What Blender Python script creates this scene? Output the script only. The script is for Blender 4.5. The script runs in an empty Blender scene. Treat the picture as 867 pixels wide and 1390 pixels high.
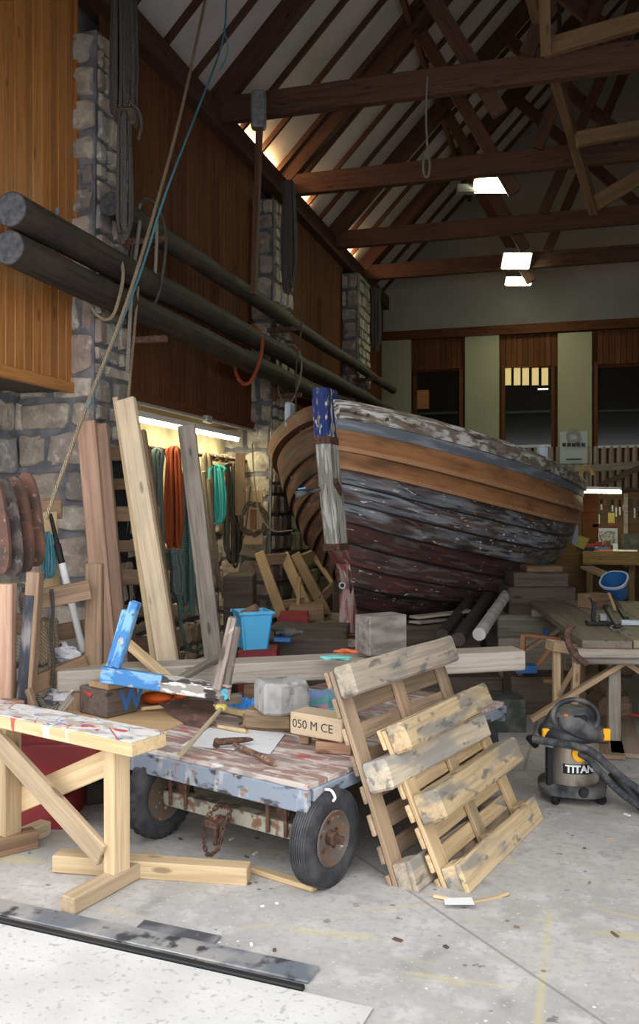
import bpy, math, random
from mathutils import Vector, Matrix, noise
rnd = random.Random(7)
V = Vector
C = bpy.context.scene.collection
PI = math.pi; EXPO = 1.45
# ------------------------------------------------------------------ survey: the camera frame
F, H, YAW = 1200.0, 1.6, math.atan(344 / 1200.0)
CA, SA = math.cos(YAW), math.sin(YAW)
def W(l, d, z):            # lateral, forward, height -> world
    return V((l * CA - d * SA, l * SA + d * CA, z))
def at_d(px, py, d):
    return W((px - 433.5) / F * d, d, H - (py - 690) / F * d)
def at_z(px, py, z):
    d = (H - z) * F / (py - 690)
    return at_d(px, py, d)
def _ray(px, py):
    return W((px - 433.5) / F, 1, 0) , -(py - 690) / F
def at_X(px, py, X):
    r, s = _ray(px, py); k = X / r.x
    return V((X, r.y * k, H + s * k))
def at_Y(px, py, Y):
    r, s = _ray(px, py); k = Y / r.y
    return V((r.x * k, Y, H + s * k))
# ------------------------------------------------------------------ materials
MATS = {}
def mat(name, base=(.5, .5, .5), layers=(), rough=.7, metal=0., bump=0., bscale=None, tint=.25, ramp=None, emis=None, estr=0., spec=.3, bdist=.01, alpha=None, trans=0.):
    if name in MATS: return MATS[name]
    m = bpy.data.materials.new(name); m.use_nodes = True
    nt = m.node_tree; N = nt.nodes; L = nt.links
    N.clear()
    out = N.new('ShaderNodeOutputMaterial'); b = N.new('ShaderNodeBsdfPrincipled')
    L.new(b.outputs[0], out.inputs[0])
    b.inputs['Roughness'].default_value = rough; b.inputs['Metallic'].default_value = metal
    b.inputs['Specular IOR Level'].default_value = spec
    if trans: b.inputs['Transmission Weight'].default_value = trans
    if alpha is not None: b.inputs['Alpha'].default_value = alpha
    srcs = {}
    def src(k):
        if k in srcs: return srcs[k]
        if k == 'gc':
            a = N.new('ShaderNodeAttribute'); a.attribute_name = 'gc'; o = a.outputs['Vector']
        elif k == 'world':
            a = N.new('ShaderNodeNewGeometry'); o = a.outputs['Position']
        else:
            a = N.new('ShaderNodeTexCoord'); o = a.outputs['Object']
        srcs[k] = o; return o
    def tex(kind, s, sc, detail=4, dist=0.):
        mp = N.new('ShaderNodeMapping'); L.new(src(s), mp.inputs['Vector'])
        if isinstance(sc, (int, float)): sc = (sc,) * 3
        mp.inputs['Scale'].default_value = sc
        if kind == 'noise':
            t = N.new('ShaderNodeTexNoise'); t.inputs['Scale'].default_value = 1; t.inputs['Detail'].default_value = detail
            t.inputs['Distortion'].default_value = dist; L.new(mp.outputs[0], t.inputs['Vector']); return t.outputs['Fac']
        if kind == 'voronoi' or kind == 'edge':
            t = N.new('ShaderNodeTexVoronoi'); t.inputs['Scale'].default_value = 1
            if kind == 'edge': t.feature = 'DISTANCE_TO_EDGE'
            L.new(mp.outputs[0], t.inputs['Vector']); return t.outputs['Distance']
        if kind == 'z':
            t = N.new('ShaderNodeSeparateXYZ'); L.new(mp.outputs[0], t.inputs[0]); return t.outputs[2]
        if kind == 'wave':
            t = N.new('ShaderNodeTexWave'); t.inputs['Scale'].default_value = 1; t.bands_direction = 'X' if dist != -1 else 'DIAGONAL'
            t.inputs['Distortion'].default_value = 0
            L.new(mp.outputs[0], t.inputs['Vector']); return t.outputs['Fac']
    col = N.new('ShaderNodeRGB'); col.outputs[0].default_value = (*base, 1); cur = col.outputs[0]
    ta = N.new('ShaderNodeAttribute'); ta.attribute_name = 'tint'; tfac = ta.outputs['Fac']
    if ramp:
        r = N.new('ShaderNodeValToRGB'); e = r.color_ramp.elements
        n = len(ramp)
        e[0].position = 0; e[0].color = (*ramp[0], 1); e[1].position = 1; e[1].color = (*ramp[-1], 1)
        for i in range(1, n - 1):
            q = e.new(i / (n - 1)); q.color = (*ramp[i], 1)
        r.color_ramp.interpolation = 'LINEAR'
        L.new(tfac, r.inputs[0]); cur = r.outputs[0]
    hfac = None
    for ly in layers:
        f = tex(ly.get('type', 'noise'), ly.get('src', 'gc'), ly.get('scale', 10), ly.get('detail', 4), ly.get('dist', 0.))
        mr = N.new('ShaderNodeMapRange'); mr.interpolation_type = 'SMOOTHSTEP'
        lo, sf = ly.get('thr', .5), ly.get('soft', .1)
        mr.inputs[1].default_value = lo - sf; mr.inputs[2].default_value = lo + sf
        if ly.get('inv'):
            mr.inputs[3].default_value = ly.get('amt', 1); mr.inputs[4].default_value = 0
        else:
            mr.inputs[3].default_value = 0; mr.inputs[4].default_value = ly.get('amt', 1)
        L.new(f, mr.inputs[0]); fac = mr.outputs[0]
        if hfac is None and ly.get('type') != 'z': hfac = f
        if ly.get('also'):        # second mask multiplied in: breaks one pattern up by another
            g = tex('noise', ly.get('src', 'gc'), ly['also'][0], 3)
            m2 = N.new('ShaderNodeMapRange'); m2.inputs[1].default_value = ly['also'][1] - .04; m2.inputs[2].default_value = ly['also'][1] + .04
            L.new(g, m2.inputs[0])
            mu = N.new('ShaderNodeMath'); mu.operation = 'MULTIPLY'; L.new(fac, mu.inputs[0]); L.new(m2.outputs[0], mu.inputs[1]); fac = mu.outputs[0]
        mx = N.new('ShaderNodeMix'); mx.data_type = 'RGBA'
        if ly.get('mul'): mx.blend_type = 'MULTIPLY'
        L.new(fac, mx.inputs[0]); L.new(cur, mx.inputs[6]); mx.inputs[7].default_value = (*ly['color'], 1)
        cur = mx.outputs[2]
    if tint:
        hs = N.new('ShaderNodeHueSaturation'); mr = N.new('ShaderNodeMapRange')
        L.new(tfac, mr.inputs[0]); mr.inputs[3].default_value = 1 - tint; mr.inputs[4].default_value = 1 + tint
        L.new(mr.outputs[0], hs.inputs['Value']); L.new(cur, hs.inputs['Color']); cur = hs.outputs[0]
    L.new(cur, b.inputs['Base Color'])
    if bump:
        h = tex('noise', *(bscale or ('gc', 60)), 5) if bscale or hfac is None else hfac
        bp = N.new('ShaderNodeBump'); bp.inputs['Strength'].default_value = bump; bp.inputs['Distance'].default_value = bdist
        L.new(h, bp.inputs['Height']); L.new(bp.outputs[0], b.inputs['Normal'])
    if emis:
        b.inputs['Emission Color'].default_value = (*emis, 1); b.inputs['Emission Strength'].default_value = estr
    MATS[name] = m; return m
def wood(name, c, dark=None, rough=.7, grime=.35, grimec=(.05, .045, .04), extra=(), tint=.25, knots=True, gl=1.):
    dark = dark or tuple(x * .45 for x in c)
    ly = [dict(color=dark, scale=(1.6 * gl, 34 * gl, 34 * gl), thr=.56, soft=.14, dist=.9, amt=.75),
          dict(color=dark, scale=(4, 120, 120), thr=.58, soft=.1, amt=.45)]
    if knots: ly.append(dict(color=tuple(x * .5 for x in dark), type='voronoi', scale=(2.3, 8, 8), thr=.1, soft=.035, inv=True, amt=.8))
    if grime: ly.append(dict(color=grimec, scale=(2.2, 6, 6), thr=.62, soft=.16, amt=grime, detail=6))
    return mat(name, c, ly + list(extra), rough, bump=.35, tint=tint, bdist=.004)
M = {}
M['pine_new'] = wood('pale sawn pine', (.62, .47, .285), (.45, .315, .17), grime=.2, grimec=(.25, .2, .15))
M['pine_pallet'] = wood('pallet pine', (.64, .475, .275), (.42, .29, .155), grime=.45, grimec=(.25, .22, .19))
M['pine_grey'] = wood('weathered pine', (.47, .41, .33), (.28, .23, .18), grime=.45, grimec=(.13, .125, .12))
M['bearer_dirty'] = wood('soiled bearer', (.62, .47, .28), (.42, .30, .17), grime=.4, grimec=(.25, .24, .22),
                         extra=[dict(color=(.23, .225, .21), scale=(2.2, 9, 9), thr=.56, soft=.06, amt=.8, detail=9), dict(color=(.12, .12, .12), scale=(9, 22, 22), thr=.62, soft=.05, amt=.7, detail=9)])
M['plank_grey'] = wood('grey old plank', (.33, .29, .25), (.17, .145, .12), grime=.4)
M['beam_grey'] = wood('large bleached beam', (.46, .41, .345), (.30, .26, .21), grime=.25, grimec=(.2, .18, .15))
M['red_brown'] = wood('reddish old pine', (.38, .22, .14), (.2, .11, .07), grime=.3)
M['brown'] = wood('brown timber', (.24, .15, .09), (.12, .075, .045), grime=.4)
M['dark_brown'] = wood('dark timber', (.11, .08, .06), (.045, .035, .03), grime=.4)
M['pine_roof'] = wood('dull pale timber', (.21, .125, .06), (.13, .075, .035), grime=.2)  # browner base than the other pale timbers
M['joint'] = wood('pale board joint', (.66, .42, .22), grime=.1)
M['truss'] = wood('roof truss timber', (.105, .048, .032), (.05, .025, .018), grime=.2, rough=.8, tint=.15)
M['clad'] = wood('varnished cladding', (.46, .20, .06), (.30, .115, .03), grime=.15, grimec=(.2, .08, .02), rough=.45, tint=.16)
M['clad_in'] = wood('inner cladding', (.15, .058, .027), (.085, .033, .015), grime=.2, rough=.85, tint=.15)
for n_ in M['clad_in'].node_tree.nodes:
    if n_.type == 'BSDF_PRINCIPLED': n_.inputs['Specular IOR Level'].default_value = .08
M['log'] = wood('bark slab', (.08, .065, .055), (.03, .025, .02), grime=.3)
M['mast'] = wood('tarred spar', (.06, .045, .038), (.022, .018, .017), grime=.6, rough=.8, grimec=(.12, .075, .05), knots=False)
M['mast_end'] = mat('spar end grain', (.10, .105, .115), [dict(color=(.045, .045, .05), scale=25, src='obj', thr=.52, soft=.2, detail=8)], .8, tint=0)
M['concrete'] = mat('workshop concrete', (.47, .45, .43), [
    dict(src='world', color=(.33, .315, .30), scale=1.3, thr=.5, soft=.2, detail=8, amt=.9),
    dict(src='world', color=(.56, .55, .53), scale=6, thr=.58, soft=.1, detail=8, amt=.6),
    dict(src='world', color=(.34, .33, .32), scale=28, thr=.56, soft=.08, detail=9, amt=.6),
    dict(src='world', color=(.20, .19, .18), scale=3.2, thr=.66, soft=.06, detail=9, amt=.6),
    dict(src='world', color=(.60, .59, .57), scale=55, thr=.66, soft=.03, detail=6, amt=.7),
    dict(src='world', color=(.13, .125, .12), scale=(11, 11, 1), thr=.69, soft=.02, detail=8, amt=.8),
    dict(src='world', color=(.55, .46, .2), type='edge', scale=(.55, .8, 1), thr=.006, soft=.005, inv=True, amt=.45, also=(2.2, .52)),
    dict(src='world', color=(.16, .15, .14), type='edge', scale=(.23, .31, 1), thr=.0016, soft=.0012, inv=True, amt=.6),
    dict(src='world', color=(.10, .095, .09), type='voronoi', scale=9, thr=.085, soft=.03, inv=True, amt=.7, also=(2.1, .52)),
    dict(src='world', color=(.78, .78, .76), type='voronoi', scale=17, thr=.1, soft=.03, inv=True, amt=.8, also=(1.3, .54)),
    dict(src='world', color=(.42, .09, .07), type='voronoi', scale=(13, 5, 5), thr=.06, soft=.02, inv=True, amt=.7, also=(.9, .57)),
    dict(src='world', color=(.55, .47, .22), scale=(.9, 7, 1), thr=.66, soft=.03, amt=.5, detail=3),
], .85, bump=.25, bscale=('world', 45), tint=0, bdist=.004)
M['apron'] = mat('outside concrete', (.62, .61, .59), [
    dict(src='world', color=(.5, .49, .47), scale=2, thr=.5, soft=.2, detail=8),
    dict(src='world', color=(.32, .31, .3), scale=40, thr=.63, soft=.05, detail=4, amt=.6)], .9, bump=.2, bscale=('world', 50), tint=0)
M['stone'] = mat('rubble stone', layers=[
    dict(color=(.22, .19, .17), scale=9, thr=.56, soft=.12, detail=8, amt=.65),
    dict(color=(.60, .55, .47), scale=16, thr=.62, soft=.08, detail=8, amt=.7),
    dict(color=(.09, .085, .085), scale=5, thr=.64, soft=.08, detail=6, amt=.6)],
    ramp=[(.24, .215, .2), (.42, .36, .28), (.50, .45, .37), (.34, .24, .21), (.46, .41, .34), (.29, .28, .275), (.40, .30, .24)],
    rough=.9, bump=.9, bscale=('gc', 22), tint=.15, bdist=.02)
M['mortar'] = mat('grey mortar', (.20, .205, .225), [dict(src='world', color=(.12, .12, .135), scale=9, thr=.5, soft=.15, detail=7)], .95, bump=.6, bscale=('world', 40), tint=0)
M['ceiling'] = mat('white ceiling boards', (.62, .58, .57), [dict(src='world', color=(.5, .47, .46), scale=1.5, thr=.55, soft=.2)], .9, tint=0)
M['plaster'] = mat('cream plaster', (.37, .36, .25), [dict(src='world', color=(.4, .39, .28), scale=1.5, thr=.55, soft=.2)], .9, tint=0)
M['gable'] = mat('white gable paint', (.40, .37, .34), [dict(src='world', color=(.3, .28, .25), scale=.9, thr=.5, soft=.3)], .9, tint=0)
M['glass_dark'] = mat('dark window glass', (.014, .013, .012), rough=.12, tint=0, spec=.3)
M['white_sill'] = mat('white sill', (.6, .62, .68), rough=.5, tint=0)
M['corr'] = mat('pinkish corrugated sheet', (.33, .25, .22), rough=.6, tint=.1)
M['black_metal'] = mat('black metal', (.02, .02, .022), rough=.5, tint=0)
M['galv'] = mat('galvanised steel', (.42, .44, .46), [dict(src='obj', color=(.25, .26, .28), scale=20, thr=.5, soft=.2)], .45, metal=.7, tint=0)
M['rust'] = mat('rusted iron', (.13, .065, .045), [dict(src='world', color=(.07, .04, .03), scale=30, thr=.5, soft=.1, detail=6), dict(src='world', color=(.24, .12, .07), scale=55, thr=.6, soft=.06, amt=.6)], .8, bump=.5, bscale=('world', 120), tint=0)
M['rust_plate'] = mat('rusty steel plate', (.16, .085, .065), [dict(src='world', color=(.08, .055, .05), scale=7, thr=.5, soft=.12, detail=7), dict(src='world', color=(.3, .2, .15), scale=30, thr=.64, soft=.05, amt=.6)], .55, bump=.2, bscale=('world', 60), tint=.15)
M['axle'] = mat('flaking axle paint', (.36, .35, .28), [dict(src='world', color=(.2, .11, .065), scale=22, thr=.58, soft=.05, detail=7), dict(src='world', color=(.12, .1, .09), scale=9, thr=.62, soft=.06)], .7, bump=.3, bscale=('world', 60), tint=0)
M['tyre'] = mat('rubber tyre', (.035, .037, .042), [dict(src='world', color=(.11, .11, .11), scale=12, thr=.55, soft=.15, detail=6, amt=.5)], .75, bump=.2, bscale=('world', 90), tint=0)
M['rim'] = mat('rusty rim', (.13, .105, .09), [dict(src='world', color=(.17, .10, .065), scale=16, thr=.55, soft=.1, detail=6), dict(src='world', color=(.35, .33, .3), scale=30, thr=.64, soft=.04)], .7, tint=0)
def rope_mat(name, c, d=None, pitch=30):
    d = d or tuple(x * .35 for x in c)
    m = mat(name, c, [dict(color=d, type='wave', scale=(pitch, 3 / 1.0, 0), dist=-1, thr=.3, soft=.22, inv=True, amt=.85),
                      dict(color=tuple(x * .55 for x in c), scale=(7, 2, 2), thr=.55, soft=.2, amt=.6)], .95, bump=.8, tint=.2, bdist=.004)
    return m
M['rope_tan'] = rope_mat('tan rope', (.40, .31, .2))
M['rope_dark'] = rope_mat('dark rope', (.12, .11, .1))
M['rope_green'] = rope_mat('grey green rope', (.21, .27, .25))
M['rope_sage'] = rope_mat('sea green rope', (.20, .33, .30))
M['rope_red'] = rope_mat('rust red rope', (.42, .09, .03), (.15, .03, .015))
M['rope_turq'] = rope_mat('turquoise rope', (.11, .62, .55), (.04, .3, .28))
M['rope_blue'] = rope_mat('pale blue rope', (.12, .38, .48), pitch=60)
M['rope_dtan'] = rope_mat('dull brown rope', (.2, .15, .1))
M['rope_grey'] = rope_mat('grey rope', (.3, .28, .24))
M['splat'] = mat('paint splashed board', (.52, .42, .32), [
    dict(color=(.68, .67, .65), scale=(7, 13, 13), thr=.44, soft=.06, detail=9),
    dict(color=(.40, .37, .34), scale=(12, 22, 22), thr=.56, soft=.06, detail=9, amt=.8),
    dict(color=(.50, .09, .08), scale=(9, 22, 22), thr=.625, soft=.02, detail=8),
    dict(color=(.10, .26, .55), scale=(12, 17, 17), thr=.64, soft=.02, detail=8),
    dict(color=(.50, .09, .08), type='edge', scale=(3.1, 5, 5), thr=.012, soft=.006, inv=True, also=(3.3, .52)),
    dict(color=(.10, .26, .55), type='edge', scale=(4.1, 6, 6), thr=.010, soft=.006, inv=True, also=(4.3, .56))], .6, bump=.2, bscale=('gc', 60), tint=0)
M['pine_drip'] = wood('pine edge with drips', (.62, .47, .27), (.47, .33, .17), grime=.1, extra=[
    dict(color=(.75, .73, .7), scale=(18, 3, 1.5), thr=.6, soft=.03, amt=.8), dict(color=(.1, .25, .55), scale=(25, 3, 1), thr=.68, soft=.02), dict(color=(.5, .1, .07), scale=(13, 3, 4), thr=.68, soft=.02)])
M['deck'] = mat('cart deck boards', (.34, .20, .17), [
    dict(color=(.56, .49, .44), scale=(6, 26, 26), thr=.50, soft=.07, detail=9),
    dict(color=(.27, .22, .2), scale=(7, 15, 15), thr=.57, soft=.07, detail=9, amt=.8),
    dict(color=(.42, .06, .06), scale=(7, 9, 9), thr=.64, soft=.04, detail=8, amt=.7),
    dict(color=(.72, .7, .68), scale=(8, 11, 11), thr=.63, soft=.04, detail=6, amt=.8)], .65, bump=.3, tint=.1)
M['cart_rail'] = mat('worn blue grey rail paint', (.24, .28, .345), [
    dict(color=(.06, .06, .065), scale=(7, 16, 16), thr=.58, soft=.04, detail=9),
    dict(color=(.52, .53, .54), scale=(14, 9, 5), thr=.58, soft=.05, detail=8, amt=.6),
    dict(color=(.3, .15, .08), scale=(12, 22, 22), thr=.66, soft=.03, detail=6),
    dict(color=(.5, .06, .05), scale=(28, 5, 2), thr=.7, soft=.02)], .55, bump=.2, tint=0)
M['blue_paint'] = mat('chipped blue paint', (.07, .25, .58), [
    dict(color=(.24, .5, .78), scale=(10, 22, 22), thr=.54, soft=.05, detail=9),
    dict(color=(.50, .50, .47), scale=(12, 28, 28), thr=.61, soft=.03, detail=9),
    dict(color=(.1, .09, .08), scale=(12, 30, 30), thr=.66, soft=.03, detail=9)], .6, bump=.3, tint=.05)
M['bar_paint'] = mat('multicoloured flaking paint', (.36, .33, .3), [
    dict(color=(.74, .73, .70), scale=(12, 26, 26), thr=.52, soft=.03, detail=10),
    dict(color=(.06, .05, .05), scale=(10, 30, 30), thr=.565, soft=.03, detail=9),
    dict(color=(.4, .12, .13), scale=(3, 5, 5), thr=.62, soft=.05, detail=6, amt=.7)], .6, bump=.4, tint=0)
M['weather'] = wood('split weathered upright', (.36, .3, .26), (.14, .11, .09), grime=.3, extra=[dict(color=(.6, .58, .56), scale=(10, 18, 18), thr=.64, soft=.04, amt=.8)])
M['red_crate'] = mat('dull red painted crate', (.30, .03, .035), [dict(color=(.2, .03, .03), scale=(3, 8, 8), thr=.5, soft=.15)], .55, tint=.15)
M['plywood'] = wood('plywood sheet', (.55, .38, .21), (.47, .31, .16), grime=.25, grimec=(.3, .25, .2), knots=False)
M['crate_wood'] = wood('grimy tool box wood', (.14, .11, .095), (.08, .06, .05), grime=.3)
M['stone_grey'] = mat('grey stone block', (.30, .30, .295), [dict(color=(.42, .41, .39), scale=8, thr=.5, soft=.15, detail=8), dict(color=(.17, .17, .17), scale=14, thr=.6, soft=.1, detail=7)], .9, bump=.6, bscale=('gc', 25), tint=0, bdist=.01)
M['end_grey'] = mat('grey end grain', (.31, .29, .27), [dict(color=(.16, .14, .12), scale=(5, 22, 22), thr=.5, soft=.2, detail=8), dict(color=(.5, .5, .5), scale=20, thr=.72, soft=.04)], .9, bump=.3, tint=0)
M['paper'] = mat('white paper', (.72, .73, .74), [dict(color=(.35, .38, .45), scale=(60, 25, 1), thr=.66, soft=.03, amt=.6)], .8, tint=0)
M['bin_blue'] = mat('sky blue plastic', (.10, .47, .80), rough=.4, tint=0, spec=.4)
M['blue_dark'] = mat('blue plastic', (.03, .13, .35), rough=.4, tint=0)
M['brush_blue'] = mat('blue bristles', (.03, .25, .75), [dict(color=(.1, .45, .95), scale=(60, 60, 5), thr=.5, soft=.1)], .6, tint=.3)
M['orange'] = mat('orange plastic', (.75, .13, .02), rough=.4, tint=0)
M['yellow'] = mat('yellow plastic', (.95, .45, .02), rough=.4, tint=0)
M['yellow_dull'] = mat('dull yellow', (.6, .5, .12), rough=.6, tint=0)
M['cyan_cloth'] = mat('cyan rag', (.25, .68, .66), rough=.9, tint=0)
M['teal_cloth'] = mat('teal and blue rag', (.12, .33, .33), [dict(src='world', color=(.2, .26, .5), scale=14, thr=.5, soft=.08, detail=5), dict(src='world', color=(.4, .25, .3), scale=22, thr=.6, soft=.05), dict(src='world', color=(.25, .5, .48), scale=9, thr=.6, soft=.06)], .9, bump=.4, bscale=('world', 40), tint=0)
M['orange_cloth'] = mat('orange cloth', (.75, .17, .07), rough=.9, tint=0)
M['white_cloth'] = mat('crumpled white sheet', (.62, .62, .66), rough=.9, tint=0)
M['dark_green'] = mat('dark green box', (.045, .055, .045), [dict(src='world', color=(.1, .1, .09), scale=12, thr=.55, soft=.1)], .7, tint=0)
M['black_plastic'] = mat('dusty black plastic', (.022, .025, .032), [dict(src='world', color=(.19, .18, .17), scale=9, thr=.54, soft=.16, detail=8, amt=.7)], .5, tint=0)
M['hose'] = mat('hose plastic', (.05, .055, .062), [dict(src='world', color=(.13, .13, .13), scale=20, thr=.55, soft=.15)], .5, tint=0)
M['drum'] = mat('brushed steel drum', (.66, .63, .58), [dict(src='world', color=(.40, .33, .26), scale=(9, 9, 1.5), thr=.5, soft=.2)], .35, metal=.8, tint=0)
M['white'] = mat('white paint', (.78, .8, .8), rough=.5, tint=0)
M['black'] = mat('black paint', (.012, .012, .014), rough=.5, tint=0)
M['ink'] = mat('dark pencil', (.07, .06, .06), rough=.9, tint=0)
M['label_blue'] = mat('blue stencil paint', (.05, .16, .42), rough=.7, tint=0)
M['red'] = mat('red paint', (.5, .05, .05), rough=.6, tint=0)
M['tube_on'] = mat('lit fluorescent tube', (1, 1, .9), emis=(1, .93, .62), estr=9, tint=0)
M['lamp_on'] = mat('lit lamp lens', (1, 1, .9), emis=(.93, 1, .66), estr=16, tint=0)
M['tube_warm'] = mat('warm hidden strip', (1, .9, .7), emis=(1, .62, .25), estr=12, tint=0)
M['lamp_off'] = mat('unlit lens', (.25, .25, .22), rough=.3, tint=0)
M['conduit'] = mat('grey conduit', (.38, .38, .38), rough=.5, tint=0)
M['mat_dark'] = mat('worn rubber mat', (.07, .075, .085), [dict(src='world', color=(.2, .2, .21), scale=7, thr=.52, soft=.12, detail=8), dict(src='world', color=(.35, .1, .1), scale=11, thr=.68, soft=.03)], .6, tint=0)
M['strip'] = mat('worn steel threshold', (.17, .185, .21), [dict(src='world', color=(.36, .35, .34), scale=5, thr=.52, soft=.1, detail=9), dict(src='world', color=(.06, .06, .07), scale=11, thr=.6, soft=.06)], .5, metal=.2, tint=0)
M['stem_blue'] = mat('chipped navy paint on stem', (.015, .035, .16), [
    dict(color=(.62, .6, .54), scale=(6, 22, 22), thr=.58, soft=.03, detail=7), dict(color=(.25, .2, .16), scale=(9, 40, 40), thr=.63, soft=.03)], .6, bump=.3, tint=0)
M['stem'] = mat('white and grey weathered stem', (.56, .54, .5), [
    dict(color=(.27, .25, .23), scale=(3, 28, 28), thr=.48, soft=.06, detail=6),
    dict(color=(.10, .09, .085), scale=(3, 60, 60), thr=.62, soft=.04)], .8, bump=.5, tint=0)
M['stem_red'] = mat('faded red lower stem', (.27, .07, .065), [
    dict(color=(.34, .25, .23), scale=(4, 20, 20), thr=.5, soft=.08, detail=7), dict(color=(.5, .48, .46), scale=(8, 30, 30), thr=.64, soft=.04)], .7, bump=.4, tint=0)
M['rail'] = mat('white flaking gunwale', (.20, .165, .135), [
    dict(color=(.58, .57, .55), scale=(7, 30, 30), thr=.50, soft=.05, detail=9),
    dict(color=(.06, .05, .042), scale=(5, 50, 50), thr=.58, soft=.05, detail=8),
    dict(color=(.16, .12, .09), scale=(1.2, 6, 6), thr=.56, soft=.06, detail=6, amt=.8)], .75, bump=.5, tint=0)
M['rail_grey'] = mat('blue grey rubbing band', (.13, .15, .18), [dict(color=(.25, .27, .3), scale=(3, 30, 30), thr=.56, soft=.1)], .6, tint=0)
M['strake_new'] = wood('new orange strake', (.42, .195, .085), (.27, .12, .05), rough=.5, grime=.75, grimec=(.05, .032, .026), tint=.1, gl=.5, knots=False,
    extra=[dict(color=(.46, .25, .13), type='z', scale=1, thr=.022, soft=.002, inv=True, amt=.9), dict(color=(.3, .04, .035), type='z', scale=1, thr=.0262, soft=.0016, inv=True, amt=.0), dict(color=(.015, .01, .01), type='z', scale=1, thr=.004, soft=.002, inv=True, amt=.9)])  # last layer paints a lap shadow along the plank's lower edge
M['strake_port'] = mat('dark varnished port planking', (.10, .045, .03), [
    dict(color=(.17, .12, .10), scale=(2, 14, 14), thr=.57, soft=.08, detail=7, amt=.6), dict(color=(.04, .03, .03), scale=(2, 20, 20), thr=.56, soft=.08), dict(color=(.008, .007, .007), type='z', scale=1, thr=.006, soft=.004, inv=True, amt=.95)], .7, bump=.3, tint=.3, spec=.12)  # last layer darkens the lower edge in place of lap shadow
LAP_SHADE = dict(color=(.012, .01, .01), type='z', scale=1, thr=.009, soft=.005, inv=True, amt=.92)  # dark band painting the shadow under each plank lap
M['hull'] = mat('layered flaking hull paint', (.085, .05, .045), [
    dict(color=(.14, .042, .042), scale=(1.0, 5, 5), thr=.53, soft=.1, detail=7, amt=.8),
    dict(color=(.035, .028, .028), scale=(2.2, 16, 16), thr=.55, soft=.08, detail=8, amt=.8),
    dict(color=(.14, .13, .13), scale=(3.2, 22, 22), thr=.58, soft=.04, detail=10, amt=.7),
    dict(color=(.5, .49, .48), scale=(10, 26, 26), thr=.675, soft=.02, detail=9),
    dict(color=(.35, .07, .07), scale=(7, 19, 19), thr=.67, soft=.03, detail=9, amt=.6), LAP_SHADE], .6, bump=.5, tint=.45)
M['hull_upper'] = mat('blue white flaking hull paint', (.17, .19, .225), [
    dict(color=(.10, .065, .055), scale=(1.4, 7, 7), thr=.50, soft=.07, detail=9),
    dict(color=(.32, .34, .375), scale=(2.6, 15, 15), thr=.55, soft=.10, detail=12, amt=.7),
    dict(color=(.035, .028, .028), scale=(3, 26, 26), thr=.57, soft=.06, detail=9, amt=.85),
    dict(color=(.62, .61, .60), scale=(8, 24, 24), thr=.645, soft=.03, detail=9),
    dict(color=(.3, .14, .07), scale=(2, 11, 11), thr=.68, soft=.04), LAP_SHADE], .6, bump=.6, tint=.25)
M['red_pale'] = wood('pale reddish post', (.46, .30, .215), (.33, .19, .13), grime=.2)
M['brown_mid'] = wood('mid brown timber', (.30, .20, .13), (.16, .10, .065), grime=.4)
M['pine_weath'] = wood('weathered pale plank', (.58, .47, .33), (.42, .32, .21), grime=.25)
M['pine_dull'] = wood('dull pine', (.40, .27, .14), (.26, .16, .08), grime=.3)  # duller base colour than the sawn pine
M['pine_bench'] = wood('bench pine', (.50, .36, .22), (.35, .23, .13), grime=.3)
M['plank_tan'] = wood('tan floor board', (.42, .33, .24), (.3, .22, .15), grime=.3)  # tan base colour of the floor board
M['bench_top'] = wood('dusty bench plank', (.27, .225, .165), (.17, .135, .095), grime=.35)
M['bench_back'] = wood('dark bench', (.16, .11, .05), (.08, .05, .025), grime=.3)
M['peg_wood'] = wood('tool wall board', (.12, .07, .03), (.06, .035, .015), grime=.5)
M['orange_wood'] = wood('orange brown batten', (.40, .19, .09), (.24, .1, .05), grime=.3)
M['gun_brown'] = wood('reddish varnished gunwale', (.20, .085, .045), (.10, .04, .025), rough=.6, grime=.4)
M['oval_brown'] = mat('oval board brown', (.17, .085, .06), [dict(color=(.09, .06, .05), scale=9, thr=.5, soft=.12, detail=8), dict(color=(.33, .24, .2), scale=28, thr=.65, soft=.04, detail=8, amt=.7)], .6, bump=.2, tint=.2)
M['oval_grey'] = mat('oval board grey', (.23, .19, .18), [dict(color=(.1, .08, .075), scale=9, thr=.5, soft=.12, detail=8), dict(color=(.45, .42, .4), scale=24, thr=.63, soft=.04, detail=8, amt=.7)], .6, bump=.2, tint=.2)
M['black_paint_worn'] = mat('worn black paint', (.025, .028, .04), [dict(color=(.22, .2, .2), scale=(3, 14, 14), thr=.56, soft=.08, detail=7)], .4, tint=0)
M['bearer_grey'] = wood('greyed bearer', (.54, .455, .345), (.34, .28, .21), grime=.4, grimec=(.3, .29, .27), extra=[dict(color=(.27, .265, .25), scale=(2.2, 8, 8), thr=.54, soft=.07, amt=.8, detail=9), dict(color=(.13, .13, .13), scale=(9, 22, 22), thr=.62, soft=.05, amt=.7, detail=9)])
M['pine_grey2'] = wood('greyed slat pine', (.40, .285, .185), (.24, .16, .10), grime=.5, grimec=(.14, .13, .12))
M['pine_dirty'] = wood('scuffed sawn pine', (.54, .41, .27), (.38, .27, .165), grime=.55, grimec=(.22, .2, .18))
M['plank_pale'] = wood('pale old handle', (.42, .36, .25), (.28, .22, .14), grime=.4)
M['pine_knotty'] = wood('knotty block', (.50, .35, .21), (.26, .16, .1), grime=.4)
M['pine_marked'] = wood('block with pencil marks', (.68, .53, .36), (.54, .40, .26), grime=.2, knots=False)
M['dark_wood2'] = wood('dark flat offcut', (.22, .17, .13), (.12, .09, .07), grime=.4)
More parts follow.
